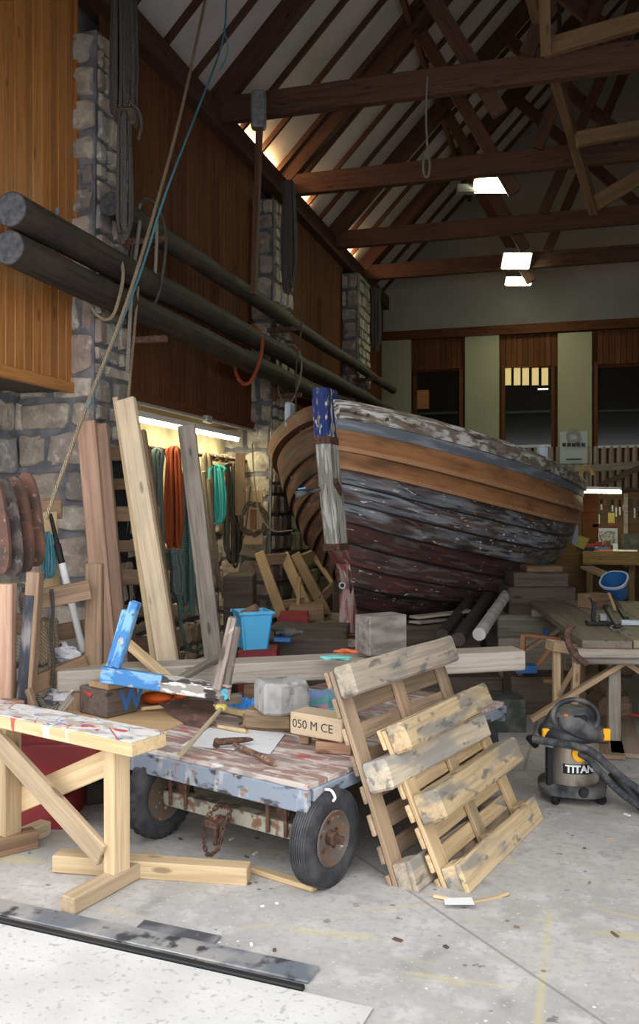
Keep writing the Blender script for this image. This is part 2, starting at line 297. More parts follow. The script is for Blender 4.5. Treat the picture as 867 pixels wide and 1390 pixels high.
M['rust_wood'] = mat('rust stained handle', (.20, .11, .07), [dict(src='world', color=(.35, .25, .18), scale=40, thr=.55, soft=.06), dict(src='world', color=(.07, .04, .03), scale=25, thr=.55, soft=.1)], .8, bump=.3, bscale=('world', 90), tint=0)
M['copper'] = mat('pale copper rove', (.55, .36, .24), rough=.5, metal=.4, tint=0)
M['fender'] = mat('pale grey block', (.42, .5, .6), rough=.6, tint=0)
M['pvc'] = mat('white pipe', (.66, .66, .64), [dict(src='world', color=(.45, .43, .4), scale=6, thr=.5, soft=.2)], .5, tint=0)
M['photo'] = mat('photo print', (.25, .26, .27), [dict(src='obj', color=(.55, .55, .55), scale=22, thr=.52, soft=.08), dict(src='obj', color=(.06, .06, .07), scale=30, thr=.6, soft=.05)], .5, tint=0)
M['shade_black'] = mat('black sheet', (.022, .022, .026), rough=.9, tint=0)
M['poster'] = mat('pale poster', (.50, .56, .62), rough=.6, tint=0)
M['grey_black'] = mat('near black grey', (.05, .05, .05), rough=.8, tint=0)  # plain near-black grey for window rails and shelf box
# ------------------------------------------------------------------ mesh builder
class MB:
    def __init__(s): s.v = []; s.f = []; s.g = []; s.t = []
    def add(s, verts, faces, gcs, tint=None):
        o = len(s.v); s.v += [V(p) for p in verts]; s.f += [tuple(i + o for i in f) for f in faces]
        s.g += gcs; tint = rnd.random() if tint is None else tint
        s.t += [tint] * len(verts); return s
    def loft(s, rings, gcs, cap=True, closed=True, tint=None):
        n = len(rings[0]); vs = [p for r in rings for p in r]; gs = [g for r in gcs for g in r]; fs = []
        for i in range(len(rings) - 1):
            for j in range(n if closed else n - 1):
                k = (j + 1) % n
                fs.append((i * n + j, i * n + k, (i + 1) * n + k, (i + 1) * n + j))
        if cap:
            fs.append(tuple(reversed(range(n)))); b = (len(rings) - 1) * n; fs.append(tuple(b + j for j in range(n)))
        return s.add(vs, fs, gs, tint)
    def beam(s, p0, p1, w, h, up=(0, 0, 1), c=.004, n=1, jit=0., tint=None, bend=0., w1=None, h1=None):
        p0, p1 = V(p0), V(p1); ax = p1 - p0; Ln = ax.length; ax.normalize()
        up = V(up); sd = ax.cross(up)
        if sd.length < 1e-4: sd = ax.cross(V((1, 0, 0)))
        sd.normalize(); up = sd.cross(ax).normalized()
        off = V((rnd.uniform(0, 50), rnd.uniform(0, 50), rnd.uniform(0, 50)))
        c = min(c, w * .3, h * .3, Ln * .3)
        xs = [0, c] + [c + (Ln - 2 * c) * i / n for i in range(1, n)] + [Ln - c, Ln]
        w1 = w if w1 is None else w1; h1 = h if h1 is None else h1
        rings, gcs = [], []
        for i, x in enumerate(xs):
            q = x / Ln; ww = w + (w1 - w) * q; hh = h + (h1 - h) * q
            e = c if i in (0, len(xs) - 1) else 0
            a, b = ww / 2 - e, hh / 2 - e
            k = 0 if e else c; k = max(k, .0005)
            pts = [(a - k, -b), (a, -b + k), (a, b - k), (a - k, b), (-a + k, b), (-a, b - k), (-a, -b + k), (-a + k, -b)]
            jx, jy = (rnd.uniform(-jit, jit), rnd.uniform(-jit, jit)) if jit else (0, 0)
            bz = bend * 4 * q * (1 - q)
            rings.append([p0 + ax * x + sd * (u + jx) + up * (v + jy + bz) for u, v in pts])
            gcs.append([off + V((x, u, v)) for u, v in pts])
        return s.loft(rings, gcs, tint=tint)
    def box(s, ctr, sx, sy, sz, rz=0., c=.004, tint=None):
        ctr = V(ctr); ax = V((math.cos(rz), math.sin(rz), 0)) * sx / 2
        return s.beam(ctr - ax, ctr + ax, sy, sz, c=c, tint=tint)
    def tube(s, pts, r, n=8, caps=True, tint=None, rr=None):
        pts = [V(p) for p in pts]; off = rnd.uniform(0, 20)
        T = []
        for i in range(len(pts)):
            a = pts[max(i - 1, 0)]; b = pts[min(i + 1, len(pts) - 1)]; t = (b - a)
            T.append(t.normalized() if t.length > 1e-9 else V((0, 0, 1)))
        nrm = T[0].cross(V((0, 0, 1)))
        if nrm.length < 1e-3: nrm = T[0].cross(V((1, 0, 0)))
        nrm.normalize(); L = 0; rings = []; gcs = []
        for i, p in enumerate(pts):
            if i: L += (p - pts[i - 1]).length
            nrm = nrm - T[i] * nrm.dot(T[i])
            if nrm.length < 1e-6: nrm = T[i].orthogonal()
            nrm.normalize(); bn = T[i].cross(nrm)
            q = rr[i] if rr else r
            rings.append([p + (nrm * math.cos(2 * PI * j / n) + bn * math.sin(2 * PI * j / n)) * q for j in range(n + 1)])
            gcs.append([V((off + L, j / n, 0)) for j in range(n + 1)])
        return s.loft(rings, gcs, cap=caps, closed=False, tint=tint)
    def spar(s, p0, p1, r0, r1, n=20, seg=14, wob=.01, tint=None):
        p0, p1 = V(p0), V(p1); pts = []; rr = []
        for i in range(seg + 1):
            q = i / seg; j = 0 if i in (0, seg) else wob
            pts.append(p0.lerp(p1, q) + V((rnd.uniform(-j, j), 0, rnd.uniform(-j, j)))); rr.append(r0 + (r1 - r0) * q)
        o = len(s.g); s.tube(pts, r0, n, rr=rr, tint=tint)
        for k in range(o, len(s.g)): s.g[k] = V((s.g[k].x, s.g[k].y * .5, 0))
        return s
    def lathe(s, prof, ctr, axis=(0, 0, 1), n=32, ref=None, mod=None, tint=None, cap=False):
        axis = V(axis).normalized(); ctr = V(ctr); a = V(ref) if ref else axis.orthogonal(); a = (a - axis * a.dot(axis)).normalized(); b = axis.cross(a)
        rings = []; gcs = []
        for r, z in prof:
            ring = []; gg = []
            for j in range(n):
                th = 2 * PI * j / n; q = r * (mod(th, r, z) if mod else 1)
                ring.append(ctr + axis * z + (a * math.cos(th) + b * math.sin(th)) * q); gg.append(V((r * math.cos(th), r * math.sin(th), z)))
            rings.append(ring); gcs.append(gg)
        return s.loft(rings, gcs, cap=cap, tint=tint)
    def prism(s, pts, off, tint=None):      # flat outline pushed out by a vector
        off = V(off); pts = [V(p) for p in pts]; n = len(pts); g0 = V((rnd.uniform(0, 30), rnd.uniform(0, 30), 0))
        return s.loft([pts, [p + off for p in pts]], [[g0 + (p - pts[0]) for p in pts], [g0 + (p - pts[0]) + V((0, 0, .03)) for p in pts]], tint=tint)
    def quad(s, pts, tint=None):
        g0 = V((rnd.uniform(0, 30), rnd.uniform(0, 30), 0)); pts = [V(p) for p in pts]
        return s.add(pts, [tuple(range(len(pts)))], [g0 + (p - pts[0]) for p in pts], tint)
    def blob(s, ctr, rx, ry, rz_, amp=.15, sc=3., seed=0., nu=18, nv=10, flat=-1., tint=None):
        ctr = V(ctr); rings = []; gcs = []
        for i in range(nv + 1):
            ph = -PI / 2 + PI * i / nv; ring = []
            for j in range(nu):
                th = 2 * PI * j / nu; d = V((math.cos(ph) * math.cos(th), math.cos(ph) * math.sin(th), math.sin(ph)))
                k = 1 + amp * noise.noise(d * sc + V((seed, seed * 1.7, 0))) * 2
                ring.append(ctr + V((d.x * rx * k, d.y * ry * k, max(d.z * rz_ * k, flat * rz_))))
            rings.append(ring); gcs.append([p - ctr for p in ring])
        return s.loft(rings, gcs, cap=False, tint=tint)
    def build(s, name, m, parent=None, smooth=False, label=None, cat=None, group=None, kind=None):
        mn = V([min(p[i] for p in s.v) for i in range(3)]); mx = V([max(p[i] for p in s.v) for i in range(3)])
        o = (mn + mx) / 2
        if parent is None: o.z = mn.z
        me = bpy.data.meshes.new(name); me.from_pydata([p - o for p in s.v], [], s.f)
        a = me.attributes.new('gc', 'FLOAT_VECTOR', 'POINT'); a.data.foreach_set('vector', [x for g in s.g for x in g])
        a = me.attributes.new('tint', 'FLOAT', 'POINT'); a.data.foreach_set('value', s.t)
        me.materials.append(M[m] if isinstance(m, str) else m)
        import bmesh
        bm = bmesh.new(); bm.from_mesh(me); bmesh.ops.recalc_face_normals(bm, faces=bm.faces); bm.to_mesh(me); bm.free()
        if smooth:
            me.polygons.foreach_set('use_smooth', [True] * len(me.polygons))
            try: me.set_sharp_from_angle(angle=math.radians(40))
            except Exception: pass
        ob = bpy.data.objects.new(name, me); C.objects.link(ob)
        if parent is not None:
            ob.parent = parent; ob.location = o - wl(parent)
        else: ob.location = o
        return tag(ob, label, cat, group, kind)
def wl(o):
    p = V(o.location)
    while o.parent: o = o.parent; p += o.location
    return p
def tag(o, label=None, cat=None, group=None, kind=None):
    if label: o['label'] = label
    if cat: o['category'] = cat
    if group: o['group'] = group
    if kind: o['kind'] = kind
    return o
def thing(name, label, cat, loc=(0, 0, 0), group=None, kind=None):
    o = bpy.data.objects.new(name, None); C.objects.link(o); o.location = loc; o.empty_display_size = .05
    return tag(o, label, cat, group, kind)
def plank(name, p0, p1, w, h, m, label, cat='plank', up=(0, 0, 1), group=None, n=4, jit=0., c=.004, bend=0.):
    return MB().beam(p0, p1, w, h, up, n=n, jit=jit, c=c, bend=bend).build(name, m, None, label=label, cat=cat, group=group)
def lettering(txt, size, origin, xd, yd, m, parent, name='lettering', wrap=None, bold=0., ext=.0006):
    cu = bpy.data.curves.new('t', 'FONT'); cu.body = txt; cu.size = size; cu.extrude = ext; cu.offset = bold; cu.resolution_u = 3
    ob = bpy.data.objects.new('t', cu); C.objects.link(ob)
    dg = bpy.context.evaluated_depsgraph_get(); dg.update(); me = ob.evaluated_get(dg).to_mesh()
    xd = V(xd).normalized(); yd = V(yd).normalized(); zd = xd.cross(yd)
    mb = MB(); vs = []
    for v in me.vertices:
        vs.append(wrap(v.co) if wrap else V(origin) + xd * v.co.x + yd * v.co.y + zd * v.co.z)
    mb.add(vs, [tuple(p.vertices) for p in me.polygons], [V((0, 0, 0))] * len(vs), .5)
    ob.evaluated_get(dg).to_mesh_clear(); bpy.data.objects.remove(ob); bpy.data.curves.remove(cu)
    return mb.build(name, m, parent)
def bez(pts, n=24):                         # smooth curve through points (Catmull-Rom)
    pts = [V(p) for p in pts]; P = [pts[0] * 2 - pts[1]] + pts + [pts[-1] * 2 - pts[-2]]; out = []
    k = max(2, n // (len(pts) - 1))
    for i in range(1, len(P) - 2):
        for j in range(k):
            t = j / k
            out.append(.5 * ((2 * P[i]) + (P[i + 1] - P[i - 1]) * t + (2 * P[i - 1] - 5 * P[i] + 4 * P[i + 1] - P[i + 2]) * t * t + (3 * P[i] - P[i - 1] - 3 * P[i + 1] + P[i + 2]) * t ** 3))
    out.append(pts[-1]); return out
# ------------------------------------------------------------------ camera
cam = bpy.data.cameras.new('camera'); co = bpy.data.objects.new('camera', cam); C.objects.link(co)
bpy.context.scene.camera = co
cam.sensor_fit = 'VERTICAL'; cam.sensor_height = 36; cam.lens = 36 * F / 1390; cam.shift_y = -5 / 1390
co.location = (0, 0, H); co.rotation_euler = (PI / 2, 0, YAW); cam.clip_end = 200
# ------------------------------------------------------------------ setting
XL, XR, YB, YF, ZE = -3.5, 6.5, 16.6, 3.3, 5.6
SL = 1.05; XM = (XL + XR) / 2; ZR = ZE + .15 + SL * (XM - XL)
def struct(mb, name, m, parent=None, smooth=False): return mb.build(name, m, parent, smooth, kind=None if parent else 'structure')
struct(MB().quad([(-4.2, YF - 6, 0), (8, YF - 6, 0), (8, 18, 0), (-4.2, 18, 0)]), 'floor', 'concrete')
# rubble stones
def rubble(mb, u0, u1, v0, v1, mp, hs=(.15, .33), ws=(.2, .55), dep=.032):
    v = v0
    while v < v1 - .05:
        h = min(rnd.uniform(*hs), v1 - v)
        if v1 - v - h < .07: h = v1 - v
        u = u0 - rnd.uniform(0, .1)
        while u < u1 - .02:
            w = rnd.uniform(*ws); a = max(u, u0); b = min(u + w, u1)
            if u1 - b < .09: b = u1; w = b - u + .01
            if b - a > .06:
                g = .009; cu, cv = (a + b) / 2, v + h / 2; hw, hh = (b - a) / 2 - g, h / 2 - g
                rings = []; n = 14; sd = rnd.uniform(0, 99); gof = V((sd, rnd.uniform(0, 99), 0)); D = dep * rnd.uniform(.6, 1.3)
                jt = [1 - rnd.random() ** 2 * .24 for _ in range(n)]
                for k, dd in ((1, -.012), (.97, D * .55), (.86, D), (.45, D * 1.05)):
                    ring = []
                    for j in range(n):
                        th = 2 * PI * (j + .5) / n; cx, cy = math.cos(th), math.sin(th); e = .3
                        x = math.copysign(abs(cx) ** e, cx) * hw * k * jt[j]; y = math.copysign(abs(cy) ** e, cy) * hh * k * jt[j]
                        if dd <= 0: ring.append(mp(cu + x, cv + y, dd))
                        else: ring.append(mp(cu + x, cv + y, dd + noise.noise(V((x * 9, y * 9, sd))) * D * .5))
                    rings.append(ring)
                mb.loft(rings, [[gof + p for p in r] for r in rings], cap=True)
            u += w
        v += h
def wallface(name, m, u0, u1, v0, v1, mp, parent=None, **k):
    back = MB(); nn = 8
    for i in range(nn):
        a, b = v0 + (v1 - v0) * i / nn, v0 + (v1 - v0) * (i + 1) / nn
        back.quad([mp(u0, a, 0), mp(u1, a, 0), mp(u1, b, 0), mp(u0, b, 0)], .5)
    o = struct(back, name, 'mortar', parent)
    st = MB(); rubble(st, u0, u1, v0, v1, mp, **k); st.build('stones', 'stone', o, smooth=True)
    return o
# pillars (front face looks at the door, side face into the shed); the first one spreads into a buttress
def pillar(name, y0, y1, xw, xf, z1, but=0.):
    fx = lambda v: xf + but * max(0, 1 - v / 3.0)
    fy = lambda v: y0 - .12 * max(0, 1 - v / 4.5)
    wd = xf - xw
    o = wallface(name, 'mortar', 0, wd, 0, z1, lambda u, v, d: V((xw + (fx(v) - xw) * u / wd, fy(v) - d, v)), hs=(.16, .36), ws=(.26, .6))
    s2 = MB(); s2.quad([(fx(0), fy(0), 0), (fx(0), y1, 0), (fx(3), y1, 3), (fx(3), fy(3), 3)], .5); s2.quad([(fx(3), fy(3), 3), (fx(3), y1, 3), (fx(z1), y1, z1), (fx(z1), fy(z1), z1)], .5)
    s2.quad([(xw, y1, 0), (fx(0), y1, 0), (fx(3), y1, 3), (fx(3), y1, z1), (xw, y1, z1)], .5)
    s2.quad([(xw, fy(z1), z1), (fx(z1), fy(z1), z1), (fx(z1), y1, z1), (xw, y1, z1)], .5)
    s2.build('mortar_core', 'mortar', o)
    st = MB(); rubble(st, 0, y1 - y0 + .02, 0, z1, lambda u, v, d: V((fx(v) + d, fy(v) + u * (y1 - fy(v)) / (y1 - y0 + .02), v)), hs=(.1, .24), ws=(.14, .3))
    st.build('side_stones', 'stone', o, smooth=True)
    return o
pillar('trim_1', 5.60, 6.05, -3.85, -3.25, 5.0, .06)
pillar('trim_2', 9.45, 10.1, -3.9, -3.25, 5.1)
pillar('trim_3', 13.5, 14.3, -3.9, -3.25, 5.3)
# lower stone wall behind
wallface('wall_left', 'mortar', 3.2, 16.6, 0, 2.62, lambda u, v, d: V((-3.85 + d, u, v)))
# upper cladding
def cladding(name, y0, y1, z0, z1, X, m, trim=True, bw=.098):
    mb = MB(); y = y0
    while y < y1 - .01:
        b = min(bw, y1 - y)
        mb.beam((X, y + b / 2, z0), (X, y + b / 2, z1), .022, b - .004, up=(0, 1, 0), c=.006, tint=rnd.random()); y += bw
    o = struct(mb, name, m)
    MB().quad([(X - .004, y0, z0), (X - .004, y1, z0), (X - .004, y1, z1), (X - .004, y0, z1)], .5).build('joints', 'joint' if m == 'clad' else 'dark_brown', o)
    if trim: MB().beam((X + .02, y0, z0 + .03), (X + .02, y1, z0 + .03), .05, .075, tint=.8).build('bottom_rail', m, o)
    return o
z75 = at_X(75, 528, -3.42).z
cladding('wall_left_2', 3.3, 5.56, z75, 5.6, -3.42, 'clad', bw=.098)
MB().beam((-3.44, 5.575, z75 - .0), (-3.44, 5.575, 5.6), .1, .03, up=(0, 1, 0)).build('corner_board', 'clad', bpy.data.objects['wall_left_2'])
struct(MB().box((-3.62, 4.4, z75 + .02), .45, 2.3, .03), 'trim_4', 'dark_brown')
for i, (a, b) in enumerate(((6.07, 9.44), (10.1, 13.5), (14.3, 16.6))):
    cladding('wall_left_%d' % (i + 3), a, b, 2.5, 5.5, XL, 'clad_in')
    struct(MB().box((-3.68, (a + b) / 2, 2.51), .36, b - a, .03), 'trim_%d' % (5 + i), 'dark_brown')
struct(MB().quad([(-3.86, 3.3, 2.55), (-3.86, 16.6, 2.55), (-3.86, 16.6, 6.0), (-3.86, 3.3, 6.0)]), 'wall_left_6', 'dark_brown')
# wall plate, roof panels, back gable, right wall, front gable over the door
struct(MB().beam((XL + .02, 3.2, ZE - .09), (XL + .02, YB, ZE - .09), .22, .24, n=1), 'trim_8', 'truss')
def roofz(x): return ZE + .15 + SL * (x - XL) if x < XM else ZE + .15 + SL * (XR - x)
struct(MB().quad([(XL - .35, 3.2, roofz(XL) - .35 * SL), (XL - .35, YB, roofz(XL) - .35 * SL), (XM, YB, ZR), (XM, 3.2, ZR)]), 'ceiling', 'ceiling')
struct(MB().quad([(XR + .3, 3.2, roofz(XR) - .3 * SL), (XM, 3.2, ZR), (XM, YB, ZR), (XR + .3, YB, roofz(XR) - .3 * SL)]), 'ceiling_2', 'ceiling')
struct(MB().quad([(XR, 3.2, 0), (XR, YB, 0), (XR, YB, 6), (XR, 3.2, 6)]), 'wall_right', 'gable')
struct(MB().quad([(XL - .4, YB, 0), (XR, YB, 0), (XR, YB, roofz(XR)), (XM, YB, ZR), (XL - .4, YB, roofz(XL) - .4)]), 'wall_back', 'gable')
struct(MB().quad([(XL - .4, 3.0, 3.85), (XR, 3.0, 3.85), (XR, 3.0, 6), (XM, 3.0, ZR), (XL - .4, 3.0, 5.6)]), 'wall_front', 'gable')  # unseen front wall; low lintel set to block sky light from the interior
# common rafters (one object each side would hide the count: each rafter is structure of its own)
cr = MB(); cr2 = MB(); y = 3.45
while y < YB:
    for mb, x0 in ((cr, XL), (cr2, XR)):
        mb.beam((x0, y, ZE + .15 - .035), (XM, y, ZR - .035), .045, .07, up=(0, 0, 1), c=.003)
    y += .62
struct(cr, 'trim_9', 'truss'); struct(cr2, 'trim_10', 'truss')
pl = MB()
for q in (.33, .66):
    for sgn in (0, 1):
        x = XL + (XM - XL) * q if sgn == 0 else XR - (XR - XM) * q
        pl.beam((x, 3.3, roofz(x) - .12), (x, YB, roofz(x) - .12), .06, .10)
struct(pl, 'trim_11', 'truss')
TY = (5.4, 8.25, 10.4, 12.7, 14.6)
for i, ty in enumerate(TY):
    zt = ZE - .02
    t = thing('roof_truss', None, None, (XL, ty, zt), kind='structure')
    MB().beam((XL, ty, zt), (XR, ty, zt), .10, .25, c=.006).build('tie_beam', 'truss', t)
    for x0 in (XL, XR):
        MB().beam((x0, ty, ZE + .02), (XM, ty, ZR - .16), .13, .24, c=.006).build('principal_rafter', 'truss', t)
    MB().beam((XM, ty, zt), (XM, ty, ZR - .2), .12, .18, up=(1, 0, 0)).build('king_post', 'truss', t)
    for s in (-1, 1):
        xa = XM + s * 3.3; MB().beam((xa, ty + .1, roofz(xa) - .15), (XM + s * 2.15, ty + .1, zt - .32), .07, .15, up=(1, 0, 0)).build('strut', 'truss', t)
        xb = XM + s * 2.4; MB().beam((XM + s * .1, ty, zt + .3), (xb, ty, roofz(xb) - .25), .09, .16).build('brace', 'truss', t)
        MB().beam((XM + s * 1.9, ty - .09, zt + .1), (XM + s * .2, ty - .09, ZR - 1.4), .06, .14).build('brace', 'truss', t)
# hidden warm uplights on the wall plate
for a, b in ((8.95, 10.2), (10.7, 11.6), (12.95, 14.2)):
    t = thing('uplight', 'warm strip uplight lying on the wall plate %s' % {8.95: 'left of the near roof truss', 10.7: 'in the middle bay of the roof', 12.95: 'in the far bay of the roof'}[a], 'light', (XL + .02, (a + b) / 2, ZE + .12))
    MB().box((XL + .0, (a + b) / 2, ZE + .05), .05, b - a, .03).build('housing', 'galv', t)
    MB().tube([(XL + .0, a + .05, ZE + .08), (XL + .0, b - .05, ZE + .08)], .012).build('tube', 'tube_warm', t)
    la = bpy.data.lights.new('l', 'AREA'); la.shape = 'RECTANGLE'; la.size = .06; la.size_y = b - a; la.energy = 4; la.color = (1, .66, .3)
    lo = bpy.data.objects.new('uplight_lamp', la); C.objects.link(lo); lo.location = (XL + .0, (a + b) / 2, ZE + .098); lo.rotation_euler = (PI, -.3, 0)
struct(MB().quad([(2.9, 3.0, 0), (XR, 3.0, 0), (XR, 3.0, 3.85), (2.9, 3.0, 3.85)]), 'wall_front_2', 'gable')  # unseen wall right of the opening, added to darken the interior
# ---- back wall dressing
def bw(px, py, off=0.): return at_Y(px, py, YB - off)
def brect(mb, x0, y0, x1, y1, dep, off=.0, tint=None):
    a = bw(x0, y1); b = bw(x1, y0)
    mb.beam((a.x, YB - off - dep / 2, (a.z + b.z) / 2), (b.x, YB - off - dep / 2, (a.z + b.z) / 2), dep, abs(b.z - a.z), c=.003, tint=tint); return mb
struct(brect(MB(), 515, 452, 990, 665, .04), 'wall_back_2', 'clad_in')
i = 0
for x0, x1 in ((520, 559), (632, 678), (757, 803)):
    struct(brect(MB(), x0, 452, x1, 662, .1, .04), 'trim_%d' % (12 + i), 'plaster'); i += 1
struct(brect(MB(), 515, 440, 990, 453, .14, .02), 'trim_15', 'clad_in')
bc = MB(); x = bw(559, 500).x
while x < bw(950, 500).x:
    bc.beam((x, YB - .06, bw(720, 500).z), (x, YB - .06, bw(720, 454).z), .02, .095, up=(1, 0, 0), c=.006); x += .1
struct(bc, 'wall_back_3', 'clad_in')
for k, (x0, y0, x1, y1) in enumerate(((562, 500, 629, 612), (681, 497, 753, 612), (806, 493, 900, 612))):
    w = struct(brect(MB(), x0 + 4, y0 + 4, x1 - 4, y1 - 4, .02, .06), 'window_%d' % (k + 1), 'glass_dark')
    fr = MB()
    for q in ((x0, y0, x1, y0 + 4), (x0, y1 - 4, x1, y1), (x0, y0, x0 + 5, y1), (x1 - 5, y0, x1, y1)): brect(fr, *q, .06, .06)
    fr.build('window_frame', 'clad_in', w)
    sh = MB(); brect(sh, x0 + 6, (y0 + y1) / 2 + 3, x1 - 6, (y0 + y1) / 2 + 8, .02, .085); sh.build('window_rail', 'grey_black', w)
    brect(MB(), x0 + 5, y1 - 8, x1 - 5, y1 - 3, .03, .11).build('window_sill', 'white_sill', w)
# lamp light and reflections in the glass, put in as coloured and glowing strips
for k, (x0, y0, x1, y1) in enumerate(((567, 530, 583, 556),)):
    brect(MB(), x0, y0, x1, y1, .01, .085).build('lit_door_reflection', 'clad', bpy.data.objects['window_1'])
sl = MB()
for x in (685, 697.5, 709, 722, 735): brect(sl, x, 500, x + 9, 524, .008, .083)
mm = mat('glowing window strip', (.5, .4, .2), emis=(1, .75, .3), estr=.18, tint=0); sl.build('window_glow', mm, bpy.data.objects['window_2'])
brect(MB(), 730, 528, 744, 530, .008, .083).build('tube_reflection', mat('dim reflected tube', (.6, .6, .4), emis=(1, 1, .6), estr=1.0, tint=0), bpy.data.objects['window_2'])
# corrugated strip under the windows
co_ = MB(); x = bw(640, 0).x
while x < bw(960, 0).x:
    co_.tube([(x, YB - .1, bw(720, 664).z), (x, YB - .1, bw(720, 608).z)], .05, n=8); x += .13
struct(co_, 'trim_16', 'corr')
struct(brect(MB(), 540, 664, 990, 800, .05, .05), 'wall_back_4', 'dark_brown')
# ------------------------------------------------------------------ threshold strip, outside apron
a, b = at_z(-70, 1226, 0), at_z(420, 1334, 0); dv = (b - a).normalized(); nv = V((dv.y, -dv.x, 0))
if nv.y > 0: nv = -nv
struct(MB().beam(a + V((0, 0, .006)) - nv * .04, b + V((0, 0, .006)) - nv * .04, .11, .012), 'trim_17', 'strip')
struct(MB().beam(a + V((0, 0, .004)) + nv * .05, b + V((0, 0, .004)) + nv * .05, .03, .02), 'trim_18', 'black_metal')
a2 = a - dv * 1; b2 = b + dv * .25
struct(MB().quad([a2 + nv * .07 + V((0, 0, .006)), b2 + nv * .07 + V((0, 0, .006)), b2 + nv * 3 + V((0, 0, .006)), a2 + nv * 3 + V((0, 0, .006))]), 'floor_2', 'apron')
pm = [at_z(x, y, .004) for x, y in ((163, 1282), (196, 1250), (300, 1272), (280, 1292), (262, 1304))]
MB().prism(pm, (0, 0, .005)).build('rubber_mat', 'mat_dark', label='small worn dark rubber mat lying flat on the floor by the door threshold', cat='mat')
# ------------------------------------------------------------------ the boat
BP = dict(L=7.6, B=1.5, sm=.5, p=2.2, q=.8, tr=.3, zk=.42, zm=1.92, zb=2.42, vb=1.2, rk=.6, ang=math.radians(21.5), l0=.03, d0=6.9)
BAX = W(math.sin(BP['ang']), math.cos(BP['ang']), 0); BRT = W(math.cos(BP['ang']), -math.sin(BP['ang']), 0); BO = W(BP['l0'], BP['d0'], 0)
def hull(s, t, side, off=0.):
    P = BP; sm = P['sm']
    b = P['B'] * (max(0, 1 - (1 - s / sm) ** P['p']) ** P['q'] if s < sm else 1 - P['tr'] * ((s - sm) / (1 - sm)) ** 2)
    zs = P['zm'] + (P['zb'] - P['zm']) * abs(1 - s / .65) ** 2
    w = min(1, s / .35); fv = t ** P['vb']; th = t * PI / 2
    fm = math.sin(th) ** .8; hm = 1 - max(0, math.cos(th)) ** 1.1 + max(0, t - 1)
    br = fv * (1 - w) + fm * w; hh = t * (1 - w) + (.12 * t + .88 * hm) * w
    z = P['zk'] + (zs - P['zk']) * hh
    y = b * br + .035 + off * (.4 + .6 * t); z -= off * (1 - t) * .8
    return BO + BAX * (s * P['L'] + P['rk'] * (1 - t) * (1 - s) ** 2 + .06) + BRT * (side * y) + V((0, 0, z))
boat = thing('wooden_boat', 'large clinker-built wooden boat with flaking paint, bow facing the door on timber blocks', 'boat', (BO.x, BO.y, 0))
NS = 40
def strake(mb, t0, t1, side, thick=.022, lap=.036, s0=0., s1=1., tint=None, nt=4):
    rings = []; gcs = []; off = V((rnd.uniform(0, 40), rnd.uniform(0, 40), 0))
    for i in range(NS + 1):
        s = s0 + (s1 - s0) * (i / NS) ** 1.4
        fl = min(1., s / .06)        # laps die out at the stem
        outer = []; og = []
        for k in range(nt + 1):
            q = k / nt; t = t0 + (t1 - t0) * q
            outer.append(hull(s, t, side, thick + (1 - q) * lap * fl)); og.append(off + V((s * 7.6, t * 2.4, q * .1)))
        inner = [hull(s, t1, side, 0), hull(s, t0, side, 0)]
        rings.append(outer + inner); gcs.append(og + [off + V((s * 7.6, t1 * 2.4, .05)), off + V((s * 7.6, t0 * 2.4, .05))])
    mb.loft(rings, gcs, tint=tint)
tb = [.0, .09, .18, .27, .36, .45, .535, .615, .69, .75]
low = MB()
for j in range(6): strake(low, tb[j], tb[j + 1] + .012, 1)
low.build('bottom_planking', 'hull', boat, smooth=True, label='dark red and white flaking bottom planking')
up = MB()
for j in range(6, 9): strake(up, tb[j], tb[j + 1] + .012, 1)
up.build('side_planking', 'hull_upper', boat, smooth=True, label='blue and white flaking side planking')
for t0, t1 in ((.75, .828), (.82, .915)):
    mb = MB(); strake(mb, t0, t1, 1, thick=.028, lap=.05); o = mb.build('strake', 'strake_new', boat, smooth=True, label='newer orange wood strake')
    for k in range(26):
        rv = MB()
        s = .012 + k * .022
        p = hull(s, t0 + .014, 1, .078)
        rv.blob(p, .008, .008, .008, amp=0, nu=8, nv=6)
        rv.build('rivet', 'copper', o, smooth=True)
pt = MB()
for j in range(9): strake(pt, tb[j], tb[j + 1] + .012, -1, thick=.03, lap=.035)
for t0, t1 in ((.75, .828), (.82, .93)): strake(pt, t0, t1, -1, thick=.03, lap=.035)
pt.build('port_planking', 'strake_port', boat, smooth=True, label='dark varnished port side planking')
def gun(mb, t0, t1, out, inn, side, dz=0., s1=1.):
    rings = []; gcs = []; off = V((rnd.uniform(0, 40), 0, 0))
    for i in range(NS + 1):
        s = s1 * (i / NS) ** 1.3
        a = hull(s, t0, side, out); b = hull(s, t1, side, out); c = hull(s, t1, side, -inn); d = hull(s, t0, side, -inn)
        up_ = V((0, 0, dz)); wv = V((0, 0, 1)) * (rnd.uniform(-.004, .004))
        ch = (b - a) * .12
        rings.append([a + up_, b + up_ + wv - ch, b.lerp(c, .1) + up_ + wv, c + up_ + wv, d + up_]); gcs.append([off + V((s * 7.6, k * .05, 0)) for k in range(5)])
    mb.loft(rings, gcs)
for side, m in ((1, 'rail'), (-1, 'gun_brown')):
    g = MB(); gun(g, .945, 1.0, .075, .06, side); g.build('gunwale', m, boat, smooth=True, label='white flaking gunwale' if side == 1 else 'brown varnished gunwale')
g = MB(); gun(g, .99, 1.018, .045, .09, 1); g.build('capping', 'rail', boat, smooth=True)
g = MB(); gun(g, .905, .95, .045, 0, 1); g.build('rubbing_band', 'rail_grey', boat, smooth=True)
# scupper holes near the bow: dark plugs let into the gunwale
for s in (.009, .018, .034, .06):
    p = hull(s, .972, 1, .073); nrm = (BRT - BAX * 1.0).normalized()
    MB().tube([p - nrm * .01, p + nrm * .006], .015, 12).build('bolt_hole', 'rust', boat)
